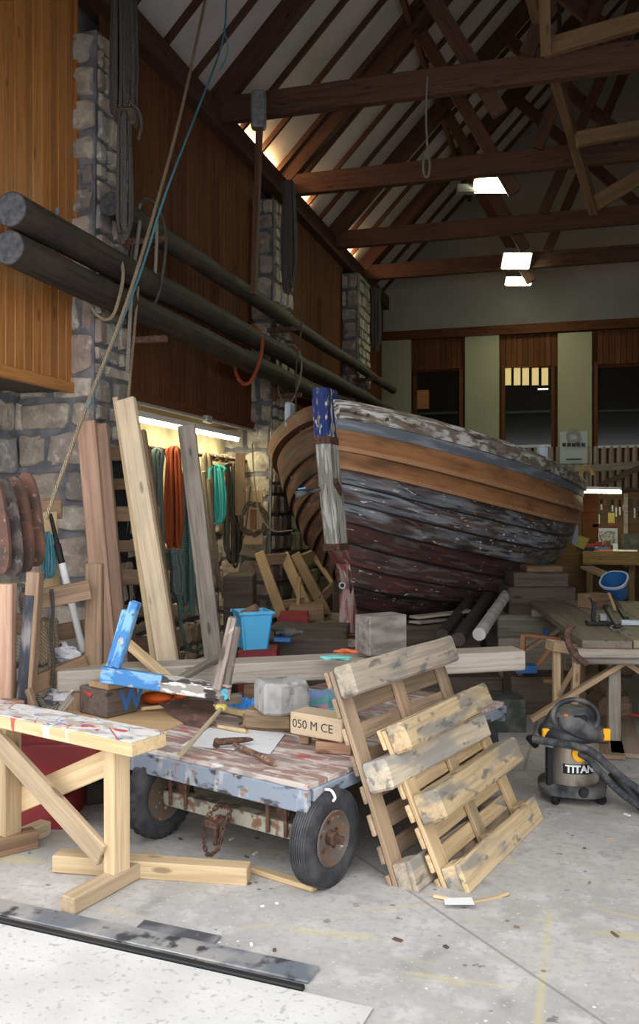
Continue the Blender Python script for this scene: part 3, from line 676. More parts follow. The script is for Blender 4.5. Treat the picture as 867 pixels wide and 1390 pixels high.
# transom and interior
tr = MB(); ring = [hull(1, k / 12, 1, .02) for k in range(13)] + [hull(1, k / 12, -1, .02) for k in range(12, -1, -1)]
tr.prism(ring, BAX * .04); tr.build('transom', 'gun_brown', boat)
for s in (.12, .3, .5, .7, .88):
    a, b = hull(s, .82, 1, -.02), hull(s, .82, -1, -.02); MB().beam(a, b, .2, .035).build('thwart', 'brown', boat)
rb = MB()
for k in range(22):
    s = .04 + k * .043
    for side in (1, -1):
        pts = [hull(s, t / 10, side, -.03) for t in range(0, 11)]; rb.tube(pts, .018, 6)
rb.build('ribs', 'brown', boat)
# keel and stem
MB().beam(BO + BAX * .75 + V((0, 0, .40)), BO + BAX * 7.6 + V((0, 0, .42)), .09, .16, n=6).build('keel', 'stem_red', boat)
def stempost(z0, z1, name, m, w0=.062, w1=.07, fd=.0, lab=None):
    rings = []; gcs = []; n = 14
    for i in range(n + 1):
        z = z0 + (z1 - z0) * i / n; q = (z - .3) / 2.2; q = max(0, min(1.0, q))
        fr = BP['rk'] * (1 - q) ** 1.25 + .0 - (.10 if z > 1.0 else .10 - .04 * math.sin(PI * (1 - z) / .7) * (1 if z > .3 else 0)) - fd
        bk = BP['rk'] * (1 - q) + .16
        if z < 1.27: fr += .22 * min(1, (1.27 - z) / .14) * (1 - max(0, min(1, (.95 - z) / .4)) * .85); bk = max(bk, fr + .16)
        hw = w0; c = .012
        if z > 2.46: c = .03
        p = BO + V((0, 0, z)); rings.append([p + BAX * (fr + c) + BRT * (-hw), p + BAX * fr + BRT * (-hw + c), p + BAX * fr + BRT * (hw - c), p + BAX * (fr + c) + BRT * hw, p + BAX * bk + BRT * hw, p + BAX * bk + BRT * (-hw)])
        g = V((z, 0, 0)); gcs.append([V((z, u, v)) for u, v in ((-.06, 0), (-.05, 0), (.05, 0), (.06, 0), (.06, .2), (-.06, .2))])
    return MB().loft(rings, gcs).build(name, m, boat, label=lab)
stempost(2.13, 2.53, 'stem_head', 'stem_blue', fd=.004, lab='chipped navy blue stem head')
stempost(1.28, 2.13, 'stem', 'stem', lab='weathered white and grey stem')
stempost(.30, 1.28, 'lower_stem', 'stem_red', lab='faded red lower stem')
def strap(z, name='iron_strap'):
    q = min(1, (z - .3) / 2.2); fr = BP['rk'] * (1 - q) ** 1.25 - .10; p = BO + V((0, 0, z)); hw = .066
    mb = MB(); pts = [p + BAX * (fr + .17) + BRT * -hw, p + BAX * (fr - .008) + BRT * -hw, p + BAX * (fr - .008) + BRT * hw, p + BAX * (fr + .2) + BRT * hw]
    for u, v in zip(pts, pts[1:]): mb.beam(u, v, .012, .055, c=.002)
    mb.blob(p + BAX * (fr - .02) + BRT * hw * .9, .02, .02, .03, nu=8, nv=6)
    mb.build(name, 'rust', boat)
strap(2.13); strap(1.29)
mb = MB(); p = BO + BAX * .22 + V((0, 0, 1.72)); mb.beam(p + BRT * .062, p + BRT * .08 + BAX * -.17 + V((0, 0, .1)), .03, .05); mb.build('iron_hook', 'rust', boat)
# drain fitting on the lower stem
q = (.96 - .3) / 2.2; p = BO + V((0, 0, .96)) + BAX * (BP['rk'] * (1 - q) ** 1.25 + .11) - BRT * .02
fl = MB(); nrm = (-BAX + BRT * .25).normalized()
fl.lathe([(.018, .0), (.018, .03), (.03, .03), (.032, .018), (.032, .0)], p, nrm, 18); fl.build('drain_flange', 'galv', boat, smooth=True, label='grey metal ring fitting')
MB().lathe([(.0, .012), (.018, .012)], p, nrm, 18).build('drain_hole', 'black', boat)
# grey pads and caps clamped over the gunwale
def pad(px, py, w, h, d, lab):
    c = at_d(px, py, d); mb = MB(); mb.beam(c - V((0, 0, h / 2)), c + V((0, 0, h / 2)), w, w * .7, up=BRT, c=.02); mb.build('gunwale_pad', 'fender', None, label=lab, cat='pad', group=None)
p = hull(.30, 1.0, 1, 0)
mb = MB(); mb.beam(p - V((0, 0, .06)), p + V((0, 0, .15)), .13, .10, up=BRT, c=.03); o = mb.build('gunwale_post', 'fender', boat, label='pale blue grey timberhead')
p = hull(.42, 1.0, 1, 0); MB().beam(p - V((0, 0, .03)), p + V((0, 0, .06)), .12, .08, up=BRT, c=.02).build('gunwale_post', 'rail_grey', boat)
p = hull(.055, 1.0, -1, 0); MB().beam(p - V((0, 0, .05)), p + V((0, 0, .16)), .13, .05, up=BRT, c=.02).build('gunwale_post', 'fender', boat, label='pale blue grey timberhead')
for s in (.17, .26):
    p = hull(s, 1.0, -1, 0); MB().beam(p - V((0, 0, .05)), p + V((0, 0, .16)), .12, .06, up=BRT, c=.02).build('gunwale_post', 'weather', boat)
# torch clipped at the stem, port side
t = thing('torch', 'black torch with a blue light jutting from the left side of the boat stem', 'torch', at_d(418, 668, 6.85))
a, b = at_d(434, 664, 6.9), at_d(400, 672, 6.85); MB().lathe([(.0, 0), (.018, 0), (.018, .1), (.022, .11), (.03, .15), (.03, .19), (.026, .2), (.0, .2)], a, b - a, 16).build('body', 'black_plastic', t, smooth=True)
MB().beam(at_d(415, 662, 6.83), at_d(404, 664, 6.83), .02, .012).build('light_patch', 'bin_blue', t)
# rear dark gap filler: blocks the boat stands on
def stack(items):
    for (l, d, z, sx, sy, sz, rz, m, lab, name) in items:
        mb = MB(); mb.box(W(l, d, z + sz / 2), sx, sy, sz, YAW + rz, c=.008); mb.build(name, m, None, label=lab, cat='timber block' if 'block' in name else 'timber')
def keelat(x): return BO + BAX * x
GB = 'keel support blocks'
z = 0
for k, (hh, lab) in enumerate(((.17, 'lowest dark block under the boat bow'), (.15, 'upper dark block directly under the boat keel at the bow'))):
    mb = MB(); mb.beam(keelat(.95) - BRT * .35 + V((0, 0, z + hh / 2)), keelat(.95) + BRT * .35 + V((0, 0, z + hh / 2)), .25, hh - .002, c=.01); mb.build('keel_block', 'dark_brown', None, label=lab, cat='timber block'); z += hh
z = 0
for k, (hh, lab) in enumerate(((.17, 'lowest dark block under the stern end of the keel'), (.16, 'upper dark block under the stern end of the keel'))):
    mb = MB(); mb.beam(keelat(5.5) - BRT * .4 + V((0, 0, z + hh / 2)), keelat(5.5) + BRT * .4 + V((0, 0, z + hh / 2)), .3, hh - .002, c=.01); mb.build('keel_block', 'dark_brown', None, label=lab, cat='timber block'); z += hh
# timber stack at the right under the hull
D = 8.3
def zpx(py, d): return H - (py - 690) / F * d
def lpx(px, d): return (px - 433.5) / F * d
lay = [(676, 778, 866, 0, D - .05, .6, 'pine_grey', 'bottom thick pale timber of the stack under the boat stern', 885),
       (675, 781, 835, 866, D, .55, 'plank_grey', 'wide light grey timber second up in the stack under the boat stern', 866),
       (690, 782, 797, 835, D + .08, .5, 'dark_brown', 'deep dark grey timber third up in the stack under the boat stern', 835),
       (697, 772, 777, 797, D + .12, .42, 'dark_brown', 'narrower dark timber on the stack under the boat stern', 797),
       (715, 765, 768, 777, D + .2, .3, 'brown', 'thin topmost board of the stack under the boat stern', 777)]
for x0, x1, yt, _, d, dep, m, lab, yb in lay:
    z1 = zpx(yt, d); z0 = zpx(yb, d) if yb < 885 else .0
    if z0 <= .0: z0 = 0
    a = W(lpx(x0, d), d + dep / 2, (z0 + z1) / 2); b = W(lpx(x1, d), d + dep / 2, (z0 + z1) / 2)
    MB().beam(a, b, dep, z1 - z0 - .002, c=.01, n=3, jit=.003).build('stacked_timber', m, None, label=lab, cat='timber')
# long spars and a pipe lying under the hull
for (x0, y0, x1, y1, r, m, lab, nm) in ((655, 868, 700, 800, .05, 'pvc', 'pale round pipe with white end lying under the boat hull', 'pipe'),):
    a = at_z(x0, y0 + 18, .36 + r); b = a + (at_z(745, 850, .05) - at_z(662, 905, .05)).normalized() * 2.6; b.z = a.z
    a = at_d(650, 861, 6.7); b = at_d(692, 800, 8.9)
    MB().tube([a, b], r, 20).build(nm, m, None, smooth=True, label=lab, cat='pipe')
for (xa, ya, da, xb, yb, db, r, lab) in ((622, 868, 6.9, 668, 800, 9.4, .055, 'dark round spar lying beside the pale pipe under the boat'), (600, 862, 7.1, 648, 800, 9.4, .05, 'dark round spar lying further from the pale pipe under the boat'),):
    MB().tube([at_d(xa, ya, da), at_d(xb, yb, db)], r, 14).build('spar', 'log', None, smooth=True, label=lab, cat='spar')
for k, (l, d, z, ln) in enumerate(((1.1, 7.3, .0, .8), (1.75, 9.2, .0, 1.0))):
    MB().box(W(l, d, z + .11), ln, .2, .22, YAW, c=.01).build('support_timber', 'dark_brown', None, label='dark timber across the floor under the %s ends of the spars' % ('near', 'far')[k], cat='timber')
for k, (x0, y0, x1, y1, d) in enumerate(((562, 838, 640, 829, 7.6), (562, 845, 622, 839, 7.5))):
    MB().beam(at_d(x0, y0, d), at_d(x1, y1, d + .5), .12, .022).build('offcut', 'pine_grey', None, label=('upper', 'lower')[k] + ' of two pale thin offcuts lying under the boat hull', cat='offcut')
MB().box(W(.98, 7.75, .3), .8, .3, .6, YAW + .2, c=.01).build('support_timber', 'dark_brown', None, label='dark block under the pale offcuts beneath the hull', cat='timber')
# ------------------------------------------------------------------ spars slung along the wall
def onwall(px, py, X): return at_X(px, py, X)
sp = [(15, 284, -3.02, .10, .08, 15.2, 'upper of the two long tarred spars whose ends meet the left frame edge'),
      (12, 325, -3.06, .10, .085, 15.0, 'lower of the two long tarred spars whose ends meet the left frame edge'),
      (150, 277, -3.08, .085, .065, 15.4, 'long tarred spar hung highest on the stone pillar')]
for px, py, X, r0, r1, ye, lab in sp:
    a = at_X(px, py, X); b = V((X + .02, ye, a.z - .02))
    if px == 12: a.z -= .045; b.z -= .14
    t = thing('spar', lab, 'spar', tuple(a.lerp(b, .5)))
    MB().spar(a, b, r0, r1).build('pole', 'mast', t, smooth=True)
    ax = (a - b).normalized(); MB().lathe([(.0, .004), (r0 * .93, .004), (r0 * .97, -.004)], a, ax, 24).build('end_face', 'mast_end', t)
    f = a.lerp(b, .04); MB().beam(f + V((.0, 0, r0 * .9)), f + V((.03, -.02, r0 * .9 + .05)), .02, .02).build('peg', 'galv', t)
a = V((-3.2, 7.4, at_X(15, 284, -3.0).z + .0)); 
MB().spar((-3.3, 8.6, 3.22), (-3.28, 15.3, 3.2), .05, .045).build('spar', 'mast', None, smooth=True, label='thinner dark spar lying behind the others, near the second pillar', cat='spar')
# slings and brackets holding the spars
for k, (y, rx) in enumerate(((5.9, 0), (9.3, 1), (13.3, 2))):
    zc = 3.25; t = thing('wall_bracket', 'dark iron bracket holding the spars on the %s stone pillar' % ('nearest', 'second', 'farthest')[k], 'bracket', (-3.25, y, 2.9))
    for z in (2.86, 3.60):
        MB().beam((-3.3, y + .1, z), (-2.9, y + .1, z), .05, .05).build('arm', 'rust', t)
    MB().beam((-3.225, y + .1, 2.8), (-3.225, y + .1, 3.7), .05, .03, up=(0, 1, 0)).build('back_plate', 'rust', t)
def loop(y, zc, w, h, r, m, X=-3.04, n=30, tilt=0.):
    pts = []
    for i in range(n + 1):
        th = 2 * PI * i / n; pts.append(V((X + w * math.cos(th), y + tilt * math.sin(th) + .02 * math.sin(3 * th), zc + h * math.sin(th))))
    return MB().tube(pts, r, 8)
loop(5.35, 3.13, .13, .25, .012, 0).build('rope_sling', 'rope_tan', None, smooth=True, label='tan rope sling round the two spars by the nearest stone pillar', cat='rope')
loop(5.98, 3.5, .14, .40, .011, 0).build('rope_sling', 'rope_dark', None, smooth=True, label='dark rope sling round all the spars against the nearest pillar', cat='rope')
loop(8.1, 3.1, .13, .3, .018, 0, tilt=.1).build('strap_sling', 'rope_red', None, smooth=True, label='rust red strap sling round the spars midway between the pillars', cat='strap')
loop(9.4, 3.1, .13, .34, .011, 0, tilt=.1).build('rope_sling', 'rope_tan', None, smooth=True, label='thin rope sling round the spars by the second pillar', cat='rope')
# ------------------------------------------------------------------ hanging ropes high up
def hank(name, m, label, px, ytop, ybot, d, wpx, loops=6, r=.012, thick=.05, sag=.02, group=None, seed=0, tail=None):
    rr = random.Random(seed + 11); top = at_d(px, ytop, d); bot = at_d(px, ybot, d); Ht = top.z - bot.z; w = wpx / F * d / 2
    side = W(1, 0, 0); dep = W(0, 1, 0); pts = []
    loops = int(loops * 1.5); xs = [(-1 + 2 * (j + .5) / (2 * loops)) for j in range(2 * loops)]; rr.shuffle(xs); base = V((top.x, top.y, 0))
    for k in range(loops):
        xa, xb = xs[2 * k], xs[2 * k + 1]; hb = bot.z + rr.uniform(0, Ht * .13); oa, ob_ = rr.uniform(-thick, thick), rr.uniform(-thick, thick)
        if abs(xa - xb) < .3: xb = xa + math.copysign(.3, xb - xa)
        g = r * 2.2; T_ = top.z - rr.uniform(0, .03)
        for x, o, q in ((xa, oa, .97), (xa * .75, oa, .86), (xa, oa, .5), (xa, oa, .16), ((xa * .8 + xb * .2), oa, .03), ((xa + xb) / 2, (oa + ob_) / 2, 0), ((xb * .8 + xa * .2), ob_, .03), (xb, ob_, .16), (xb, ob_, .5), (xb * .75, ob_, .86), (xb * .6, ob_, .97), (xb * .3, 0, 1.0)):
            pts.append(base + side * (x * w + rr.uniform(-.004, .004)) + dep * o + V((0, 0, hb + (T_ - hb) * q)))
    pts = bez(pts, len(pts) * 4)
    mb = MB().tube(pts, r, 7)
    if tail: mb.tube(bez([at_d(x, y, d - .03) for x, y in tail], 20), r, 7)
    return mb.build(name, m, None, smooth=True, label=label, cat='rope', group=group)
def strand(name, m, pts, r, label, n=40, cat='rope'):
    return MB().tube(bez(pts, n), r, 7).build(name, m, None, smooth=True, label=label, cat=cat)
# long pull ropes: both come down from the roof across the pillar
strand('long_rope', 'rope_tan', [at_d(287, -40, 6.9), at_d(246, 150, 6.35), at_d(203, 310, 5.75), at_d(165, 430, 5.3), at_d(120, 545, 4.95), at_d(85, 640, 4.75), at_d(62, 705, 4.7)], .0115, 'long tan rope running from the roof down in front of the pillar to the rack')
strand('long_rope', 'rope_blue', [at_d(308, -10, 7.0), at_d(301, 60, 6.9), at_d(262, 165, 6.4), at_d(225, 262, 5.9), at_d(190, 372, 5.6), at_d(160, 450, 5.28), at_d(118, 555, 4.92)], .008, 'thin pale blue rope running down beside the long tan rope')
strand('rope_tail', 'rope_blue', [at_d(303, 40, 6.9), at_d(309, 60, 6.9), at_d(306, 80, 6.9), at_d(298, 95, 6.9)], .006, 'short frayed pale blue rope end dangling high up beside the long ropes')
strand('hanging_rope', 'rope_grey', [at_X(190, 300, -3.0), at_X(180, 380, -2.98), at_X(176, 440, -2.97), at_X(173, 505, -2.98)], .014, 'pale grey rope end hanging from the spars by the nearest pillar')
strand('hanging_rope', 'rope_tan', [at_X(188, 385, -2.98), at_X(183, 440, -2.98), at_X(174, 540, -3.0)], .010, 'thin tan rope hanging behind the pale rope end below the spars')
strand('hanging_rope', 'rope_grey', [at_X(213, 300, -2.95), at_X(212, 340, -2.95), at_X(210, 378, -2.95)], .013, 'short grey rope end hanging in front of the upper spar')
for k, (x0, y0, y1, lab) in enumerate(((160, -30, 165, 'leftmost dark rope hank hanging high beside the top of the nearest pillar'), (176, -40, 148, 'middle dark rope hank hanging high beside the nearest pillar'), (168, 150, 330, 'dark rope hank hanging lower down the side of the nearest pillar'))):
    hank('rope_hank', 'rope_dark', lab, x0, y0, y1, 5.95 if k < 2 else 5.9, 20, 5, .012, .04, seed=k)
MB().box(at_d(172, 160, 5.95), .14, .12, .12, YAW, c=.02).build('pulley_block', 'dark_brown', None, label='dark wooden pulley block hanging beside the top of the nearest pillar', cat='pulley')
strand('hook_rope', 'rope_dark', [at_d(178, 140, 5.9), at_d(188, 150, 5.9), at_d(192, 168, 5.9), at_d(188, 190, 5.9)], .010, 'curved rope end sticking out beside the dark pulley block')
hank('rope_hank', 'rope_dark', 'dark rope hank hanging from the roof truss by the second pillar', 392, 245, 400, 9.4, 20, 6, .013, .05, seed=5)
strand('pole_line', 'rope_dark', [at_d(400, 400, 9.3), at_d(409, 440, 9.3), at_d(402, 500, 9.3), at_d(402, 600, 9.3)], .008, 'thin dark line hanging down beside the second pillar')
hank('rope_hank', 'rope_dark', 'dark rope hank hanging by the farthest pillar', 510, 390, 480, 13.0, 14, 5, .014, .05, seed=6)
MB().box(at_d(351, 150, 8.25), .14, .14, .34, YAW, c=.02).build('pulley_block', 'galv', None, label='grey block hanging from the near tie beam in front of the white ceiling', cat='pulley')
MB().beam(at_d(352, 172, 8.25), at_d(344, 400, 8.3), .07, .05, up=(1, 0, 0)).build('hanging_pole', 'truss', None, label='thin dark red pole hanging from the grey block in front of the cladding', cat='pole')
t = thing('noose_rope', 'pale thin rope with an oval loop hanging from the roof timbers', 'rope', at_d(579, 170, 8.2))
MB().tube(bez([at_d(580, 105, 8.235), at_d(578, 150, 8.235), at_d(580, 208, 8.235)], 16), .010, 7).build('line', 'rope_grey', t, smooth=True)
MB().tube([at_d(578.5 + 4.5 * math.sin(2 * PI * i / 20), 225 - 16 * math.cos(2 * PI * i / 20), 8.235) for i in range(21)], .011, 7).build('loop', 'rope_grey', t, smooth=True)
# pale new timbers up in the roof on the right
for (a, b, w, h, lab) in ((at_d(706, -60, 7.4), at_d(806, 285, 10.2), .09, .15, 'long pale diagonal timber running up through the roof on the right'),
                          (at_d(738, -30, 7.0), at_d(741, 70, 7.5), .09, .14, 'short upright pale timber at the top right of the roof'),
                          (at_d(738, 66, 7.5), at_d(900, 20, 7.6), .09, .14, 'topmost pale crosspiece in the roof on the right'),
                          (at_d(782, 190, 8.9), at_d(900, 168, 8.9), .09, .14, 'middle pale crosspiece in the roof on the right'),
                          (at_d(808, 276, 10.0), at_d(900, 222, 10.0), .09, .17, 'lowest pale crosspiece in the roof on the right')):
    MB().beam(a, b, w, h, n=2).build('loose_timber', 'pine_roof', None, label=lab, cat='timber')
# floodlights and lighting rail
for px, py, w, h, d, lab in ((668, 252, 46, 13, 10.9, 'nearest lit floodlight under the roof trusses'), (701, 355, 35, 15, 14.0, 'upper lit floodlight of the two far ones'), (704, 382, 33, 8, 15.3, 'lower farthest lit floodlight below the others')):
    wd = w / F * d; c = at_d(px, py, d); t = thing('floodlight', lab, 'light', tuple(c))
    ln = h / F * d; tilt = V((0, 0, ln)); bk = W(0, 1, 0) * ln * 1.2
    x = W(1, 0, 0) * wd / 2
    lo = [c - x - tilt / 2 + bk / 2, c + x - tilt / 2 + bk / 2, c + x + tilt / 2 - bk / 2, c - x + tilt / 2 - bk / 2]
    MB().prism(lo, W(0, -.004, -.006)).build('lens', 'lamp_on', t)
    o2 = [c + (p - c) * 1.12 for p in lo]; MB().prism([p + W(0, .01, .012) for p in o2], W(0, .05, .09)).build('housing', 'lamp_off', t)
    MB().tube([c + V((0, 0, .05)), V((c.x, c.y, ZE + .2 if d > 11 else ZE + .1))], .008).build('hanger', 'galv', t)
    la = bpy.data.lights.new('l', 'AREA'); la.shape = 'RECTANGLE'; la.size = wd; la.size_y = ln * 1.4; la.energy = 6; la.color = (.95, 1, .6)
    lo_ = bpy.data.objects.new('floodlight_lamp', la); C.objects.link(lo_); lo_.location = c + W(0, -.03, -.06)
    nrm = W(0, -.5, -1).normalized(); lo_.rotation_euler = nrm.to_track_quat('-Z', 'Y').to_euler()
c = at_d(633, 257, 11.0); MB().beam(c - W(.12, 0, 0), c + W(.12, 0, 0), .12, .10).build('floodlight', 'lamp_off', None, label='unlit grey floodlight left of the nearest lit one', cat='light')
MB().tube([at_d(684, 217, 10.6), at_d(757, 217, 10.6)], .012).build('conduit', 'conduit', None, label='thin pale conduit across a dark tie beam above the nearest floodlight', cat='conduit')
MB().tube([at_d(760, 206, 10.6), at_d(880, 196, 10.6)], .012).build('conduit', 'conduit', None, label='thin pale conduit running to the right edge under the middle crosspiece', cat='conduit')
for px, py, d, lab in ((776, 88, 8.2, 'nearest'), (778, 216, 10.3, 'second'), (780, 298, 12.65, 'third')):
    MB().box(at_d(px, py, d - .12), .07, .03, .16, YAW).build('junction_box', 'conduit', None, label=lab + ' small grey junction box on the tie beams at the right', cat='electrical box')
# ------------------------------------------------------------------ the flat cart
DZ = .455
CA0 = at_z(417, 1066, DZ); E1 = W(-.81, .588, 0).normalized(); E2 = W(.588, .81, 0).normalized()
def cart(u, v, z): return V((CA0.x, CA0.y, 0)) + E1 * u + E2 * v + V((0, 0, z))
CW, CL = 1.2, 1.95
ct = thing('flat_cart', 'four-wheeled flat trolley with worn red deck boards and blue grey painted rails', 'cart', tuple(cart(CW / 2, CL / 2, 0)))
dk = MB(); nb = 13
for i in range(nb):
    v0 = CL * i / nb; dk.beam(cart(0, v0 + CL / nb / 2, DZ - .012), cart(CW, v0 + CL / nb / 2, DZ - .012), CL / nb - .003, .024, c=.003)
dk.build('deck', 'deck', ct)
for (a, b, nm) in ((cart(-.01, 0, DZ - .07), cart(CW + .01, 0, DZ - .07), 'front_rail'), (cart(.0, .03, DZ - .05), cart(.0, CL, DZ - .05), 'side_rail'), (cart(CW, .03, DZ - .07), cart(CW, CL, DZ - .07), 'side_rail'), (cart(0, CL, DZ - .07), cart(CW, CL, DZ - .07), 'back_rail')):
    MB().beam(a, b, .03, .055 if 'side' in nm else .095, n=3, c=.004).build(nm, 'cart_rail', ct)
for u in (.35, .85): MB().beam(cart(u, .05, DZ - .055), cart(u, CL - .05, DZ - .055), .05, .06).build('chassis_beam', 'dark_brown', ct)
def wheel(ctr, ax, knob, lab=None):
    R, Wd = .205, .09; o = None; w = MB()
    prof = [(.115, -.036), (.135, -.043), (.165, -.046), (.185, -.043), (.196, -.038)]
    if knob:
        prof = prof + [(.201, -.036), (.205, -.018), (.206, 0), (.205, .018), (.201, .036)]
        md = lambda th, r, z: 1 + (.022 if (math.sin(th * 26 + (1.6 if z > 0 else 0)) > 0) else -.022) * (1 if r > .2 else (.5 if r > .19 else 0)) if abs(z) > .006 else .975
    else:
        for k in range(-3, 4):
            z = k * .0115; prof += [(.2045, z - .0048), (.2045, z + .0036), (.197, z + .0046), (.197, z + .006)]
        md = None
    prof += [(.196, .038), (.185, .043), (.165, .046), (.135, .043), (.115, .036), (.105, .03)]
    prof = [(.105, -.03)] + prof
    w.lathe(prof, ctr, ax, 104 if knob else 64, mod=md, ref=(0, 0, 1))
    return w
def add_wheel(u, v, sgn, knob, lab):
    c = cart(u, v, .205); t = wheel(c, -E1 * sgn, knob).build('wheel', 'tyre', ct, smooth=True, label=lab)
    ax = -E1 * sgn
    MB().lathe([(.118, .040), (.112, .046), (.104, .036), (.098, .022), (.085, .012), (.05, .010), (.045, .016), (.0, .016)], c, ax, 40).build('rim', 'rim', t, smooth=True)
    MB().lathe([(.118, -.04), (.1, -.03), (.0, -.03)], c, ax, 40).build('rim', 'rim', t, smooth=True)
    hb = MB(); hb.lathe([(.03, .01), (.03, .045), (.024, .055), (.0, .055)], c, ax, 20); hb.lathe([(.02, .055), (.02, .085), (.012, .09), (.0, .09)], c, ax, 6); hb.build('hub', 'rust', t)
    for k in range(5):
        th = 2 * PI * k / 5; a = V((0, 0, 1)); b = ax.cross(a); p = c + (a * math.cos(th) + b * math.sin(th)) * .062
        MB().tube([p + ax * .008, p + ax * .022], .007, 6).build('wheel_nut', 'rust', t)
wr = at_z(432, 1196, 0); wl_ = at_z(215, 1138, 0)
def uv(p):
    q = V((p.x - CA0.x, p.y - CA0.y, 0)); return q.dot(E1), q.dot(E2)
ur, vr = uv(wr); ul, vl = uv(wl_); vm = (vr + vl) / 2
add_wheel(.0, vm + .02, 1, False, 'ribbed front wheel'); add_wheel(.98, vm, -1, True, 'knobbly front wheel')
add_wheel(.03, CL - .3, 1, False, 'rear wheel'); add_wheel(.98, CL - .3, -1, True, 'rear wheel')
for v in (vm, CL - .3):
    MB().beam(cart(.09, v, .205), cart(.93, v, .205), .06, .07, c=.004).build('axle', 'axle', ct)
for u in (.22, .82):
    b = MB(); p = cart(u, vm, .24); b.prism([p - E1 * .09 + V((0, 0, .15)), p + E1 * .09 + V((0, 0, .15)), p + E1 * .035 - V((0, 0, .0)), p - E1 * .035 - V((0, 0, .0))], E2 * -.01)
    b.beam(p - E1 * .05 - E2 * .04 - V((0, 0, .06)), p - E1 * .05 - E2 * .04 + V((0, 0, .15)), .02, .012, up=E2); b.beam(p + E1 * .05 - E2 * .04 - V((0, 0, .06)), p + E1 * .05 - E2 * .04 + V((0, 0, .15)), .02, .012, up=E2)
    b.build('axle_bracket', 'rust', ct)
# chain wrapped on a tow eye in the middle of the axle
p = cart(.50, vm - .06, .2); MB().beam(p, p - E2 * .10 - V((0, 0, .0)), .07, .03).build('tow_eye', 'rust', ct)
MB().beam(p - E2 * .06 + V((0, 0, -.10)), p - E2 * .06 + V((0, 0, .03)), .035, .02).build('tow_pin', 'rust', ct)
ch = thing('chain', 'rusty chain looped over the tow eye on the front axle of the cart', 'chain', tuple(p))
cp = bez([p + E1 * a - E2 * b + V((0, 0, z)) for a, b, z in ((.05, .0, .045), (.055, .07, .0), (.045, .09, -.09), (.0, .11, -.13), (-.05, .1, -.09), (-.06, .08, -.0), (-.05, .02, .05), (0, .0, .055), (.05, .0, .045))], 32)
for i in range(0, len(cp) - 1):
    a, b = cp[i], cp[i + 1]; m = (a + b) / 2; tx = (b - a).normalized(); sd = tx.orthogonal().normalized() if i % 2 else tx.cross(tx.orthogonal()).normalized()
    l = (b - a).length * .78
    MB().tube([m + tx * l * math.cos(2 * PI * k / 12) + sd * .009 * math.sin(2 * PI * k / 12) for k in range(13)], .0035, 6).build('link', 'rust', ch, smooth=True)
hk = MB(); p = cart(-.02, .10, DZ - .05); hk.tube(bez([p + V((0, 0, .01)), p - E1 * .03 + V((0, 0, .012)), p - E1 * .05 + V((0, 0, -.012)), p - E1 * .04 - V((0, 0, .03))], 10), .006, 8); hk.build('side_hook', 'white', ct)
# ------------------------------------------------------------------ pallets leaning on the cart
def pallet(o, bdir, L_, Wd, phi, m_bearer, m_slat, lab, nslat, bh=.095, bw=(.10, .10, .10), seed=0):
    """o: left floor corner of the front face; bearers run along bdir, the face leans back"""
    r_ = random.Random(seed)
    o = V((o.x, o.y, 0)); b = bdir.normalized(); back = V((-b.y, b.x, 0))
    upv = back * math.cos(phi) + V((0, 0, math.sin(phi))); nrm = b.cross(upv).normalized()      # towards viewer
    if nrm.dot(V((0, 0, 0)) - o) < 0: nrm = -nrm
    t = thing('pallet', lab, 'pallet', tuple(o + b * L_ / 2 + upv * Wd * .3))
    o = o + V((0, 0, .0)) + nrm * 0
    T = bh + .02 + .02
    for k, v in enumerate((bw[0] / 2, Wd / 2, Wd - bw[2] / 2)):
        if k == 0:
            MB().beam(o + upv * v - nrm * .012, o + b * L_ + upv * v - nrm * .012, bw[k], .024, up=nrm, n=6, jit=.002, c=.006).build('bearer', m_bearer, t)
            for u in (.065, L_ / 2, L_ - .065): MB().beam(o + b * (u - .06) + upv * v - nrm * (bh / 2 + .012), o + b * (u + .06) + upv * v - nrm * (bh / 2 + .012), bw[k] - .006, bh - .026, up=nrm, c=.006).build('block', m_bearer, t)
            continue
        mb = MB(); pr = .035 if k == 1 else 0; mb.beam(o + upv * v - nrm * (bh / 2 - pr / 2), o + b * L_ + upv * v - nrm * (bh / 2 - pr / 2), bw[k], bh + pr, up=nrm, n=6, jit=.002, c=.012); mb.build('bearer', m_bearer, t)
    for u in (.055, L_ / 2, L_ - .055):
        MB().beam(o + b * u + upv * .01 - nrm * (bh + .012), o + b * u + upv * (Wd - .01) - nrm * (bh + .012), .10 if u != L_ / 2 else .09, .022, up=nrm, n=3).build('cross_board', m_slat, t)
    for k in range(nslat):
        v = .045 + (Wd - .09) * k / (nslat - 1)
        e0, e1 = r_.uniform(-.006, .006), r_.uniform(-.006, .006)
        MB().beam(o + b * e0 + upv * v - nrm * (bh + .035), o + b * (L_ + e1) + upv * v - nrm * (bh + .035), .09 if k % 2 == 0 else .075, .02, up=nrm, n=3).build('slat', m_slat, t)
    # nail plate on the top bearer
    return t, o, b, upv, nrm
p2o = at_z(638, 1214, 0)
PB = W(.515, .857, 0)
t2 = pallet(p2o, PB, 1.03, .745, math.radians(65), 'bearer_dirty', 'pine_pallet', 'pale pine pallet in front, leaning on the greyer pallet beside the vacuum', 7, bw=(.125, .13, .125), seed=3)
p1o = at_z(568, 1213, 0)
t1 = pallet(p1o + W(0, 0, 0), W(.555, .832, 0), 1.06, .984, math.radians(69.5), 'bearer_grey', 'pine_grey2', 'greyer weathered pallet behind, leaning against the right edge of the cart', 8, bw=(.13, .13, .14), seed=4)
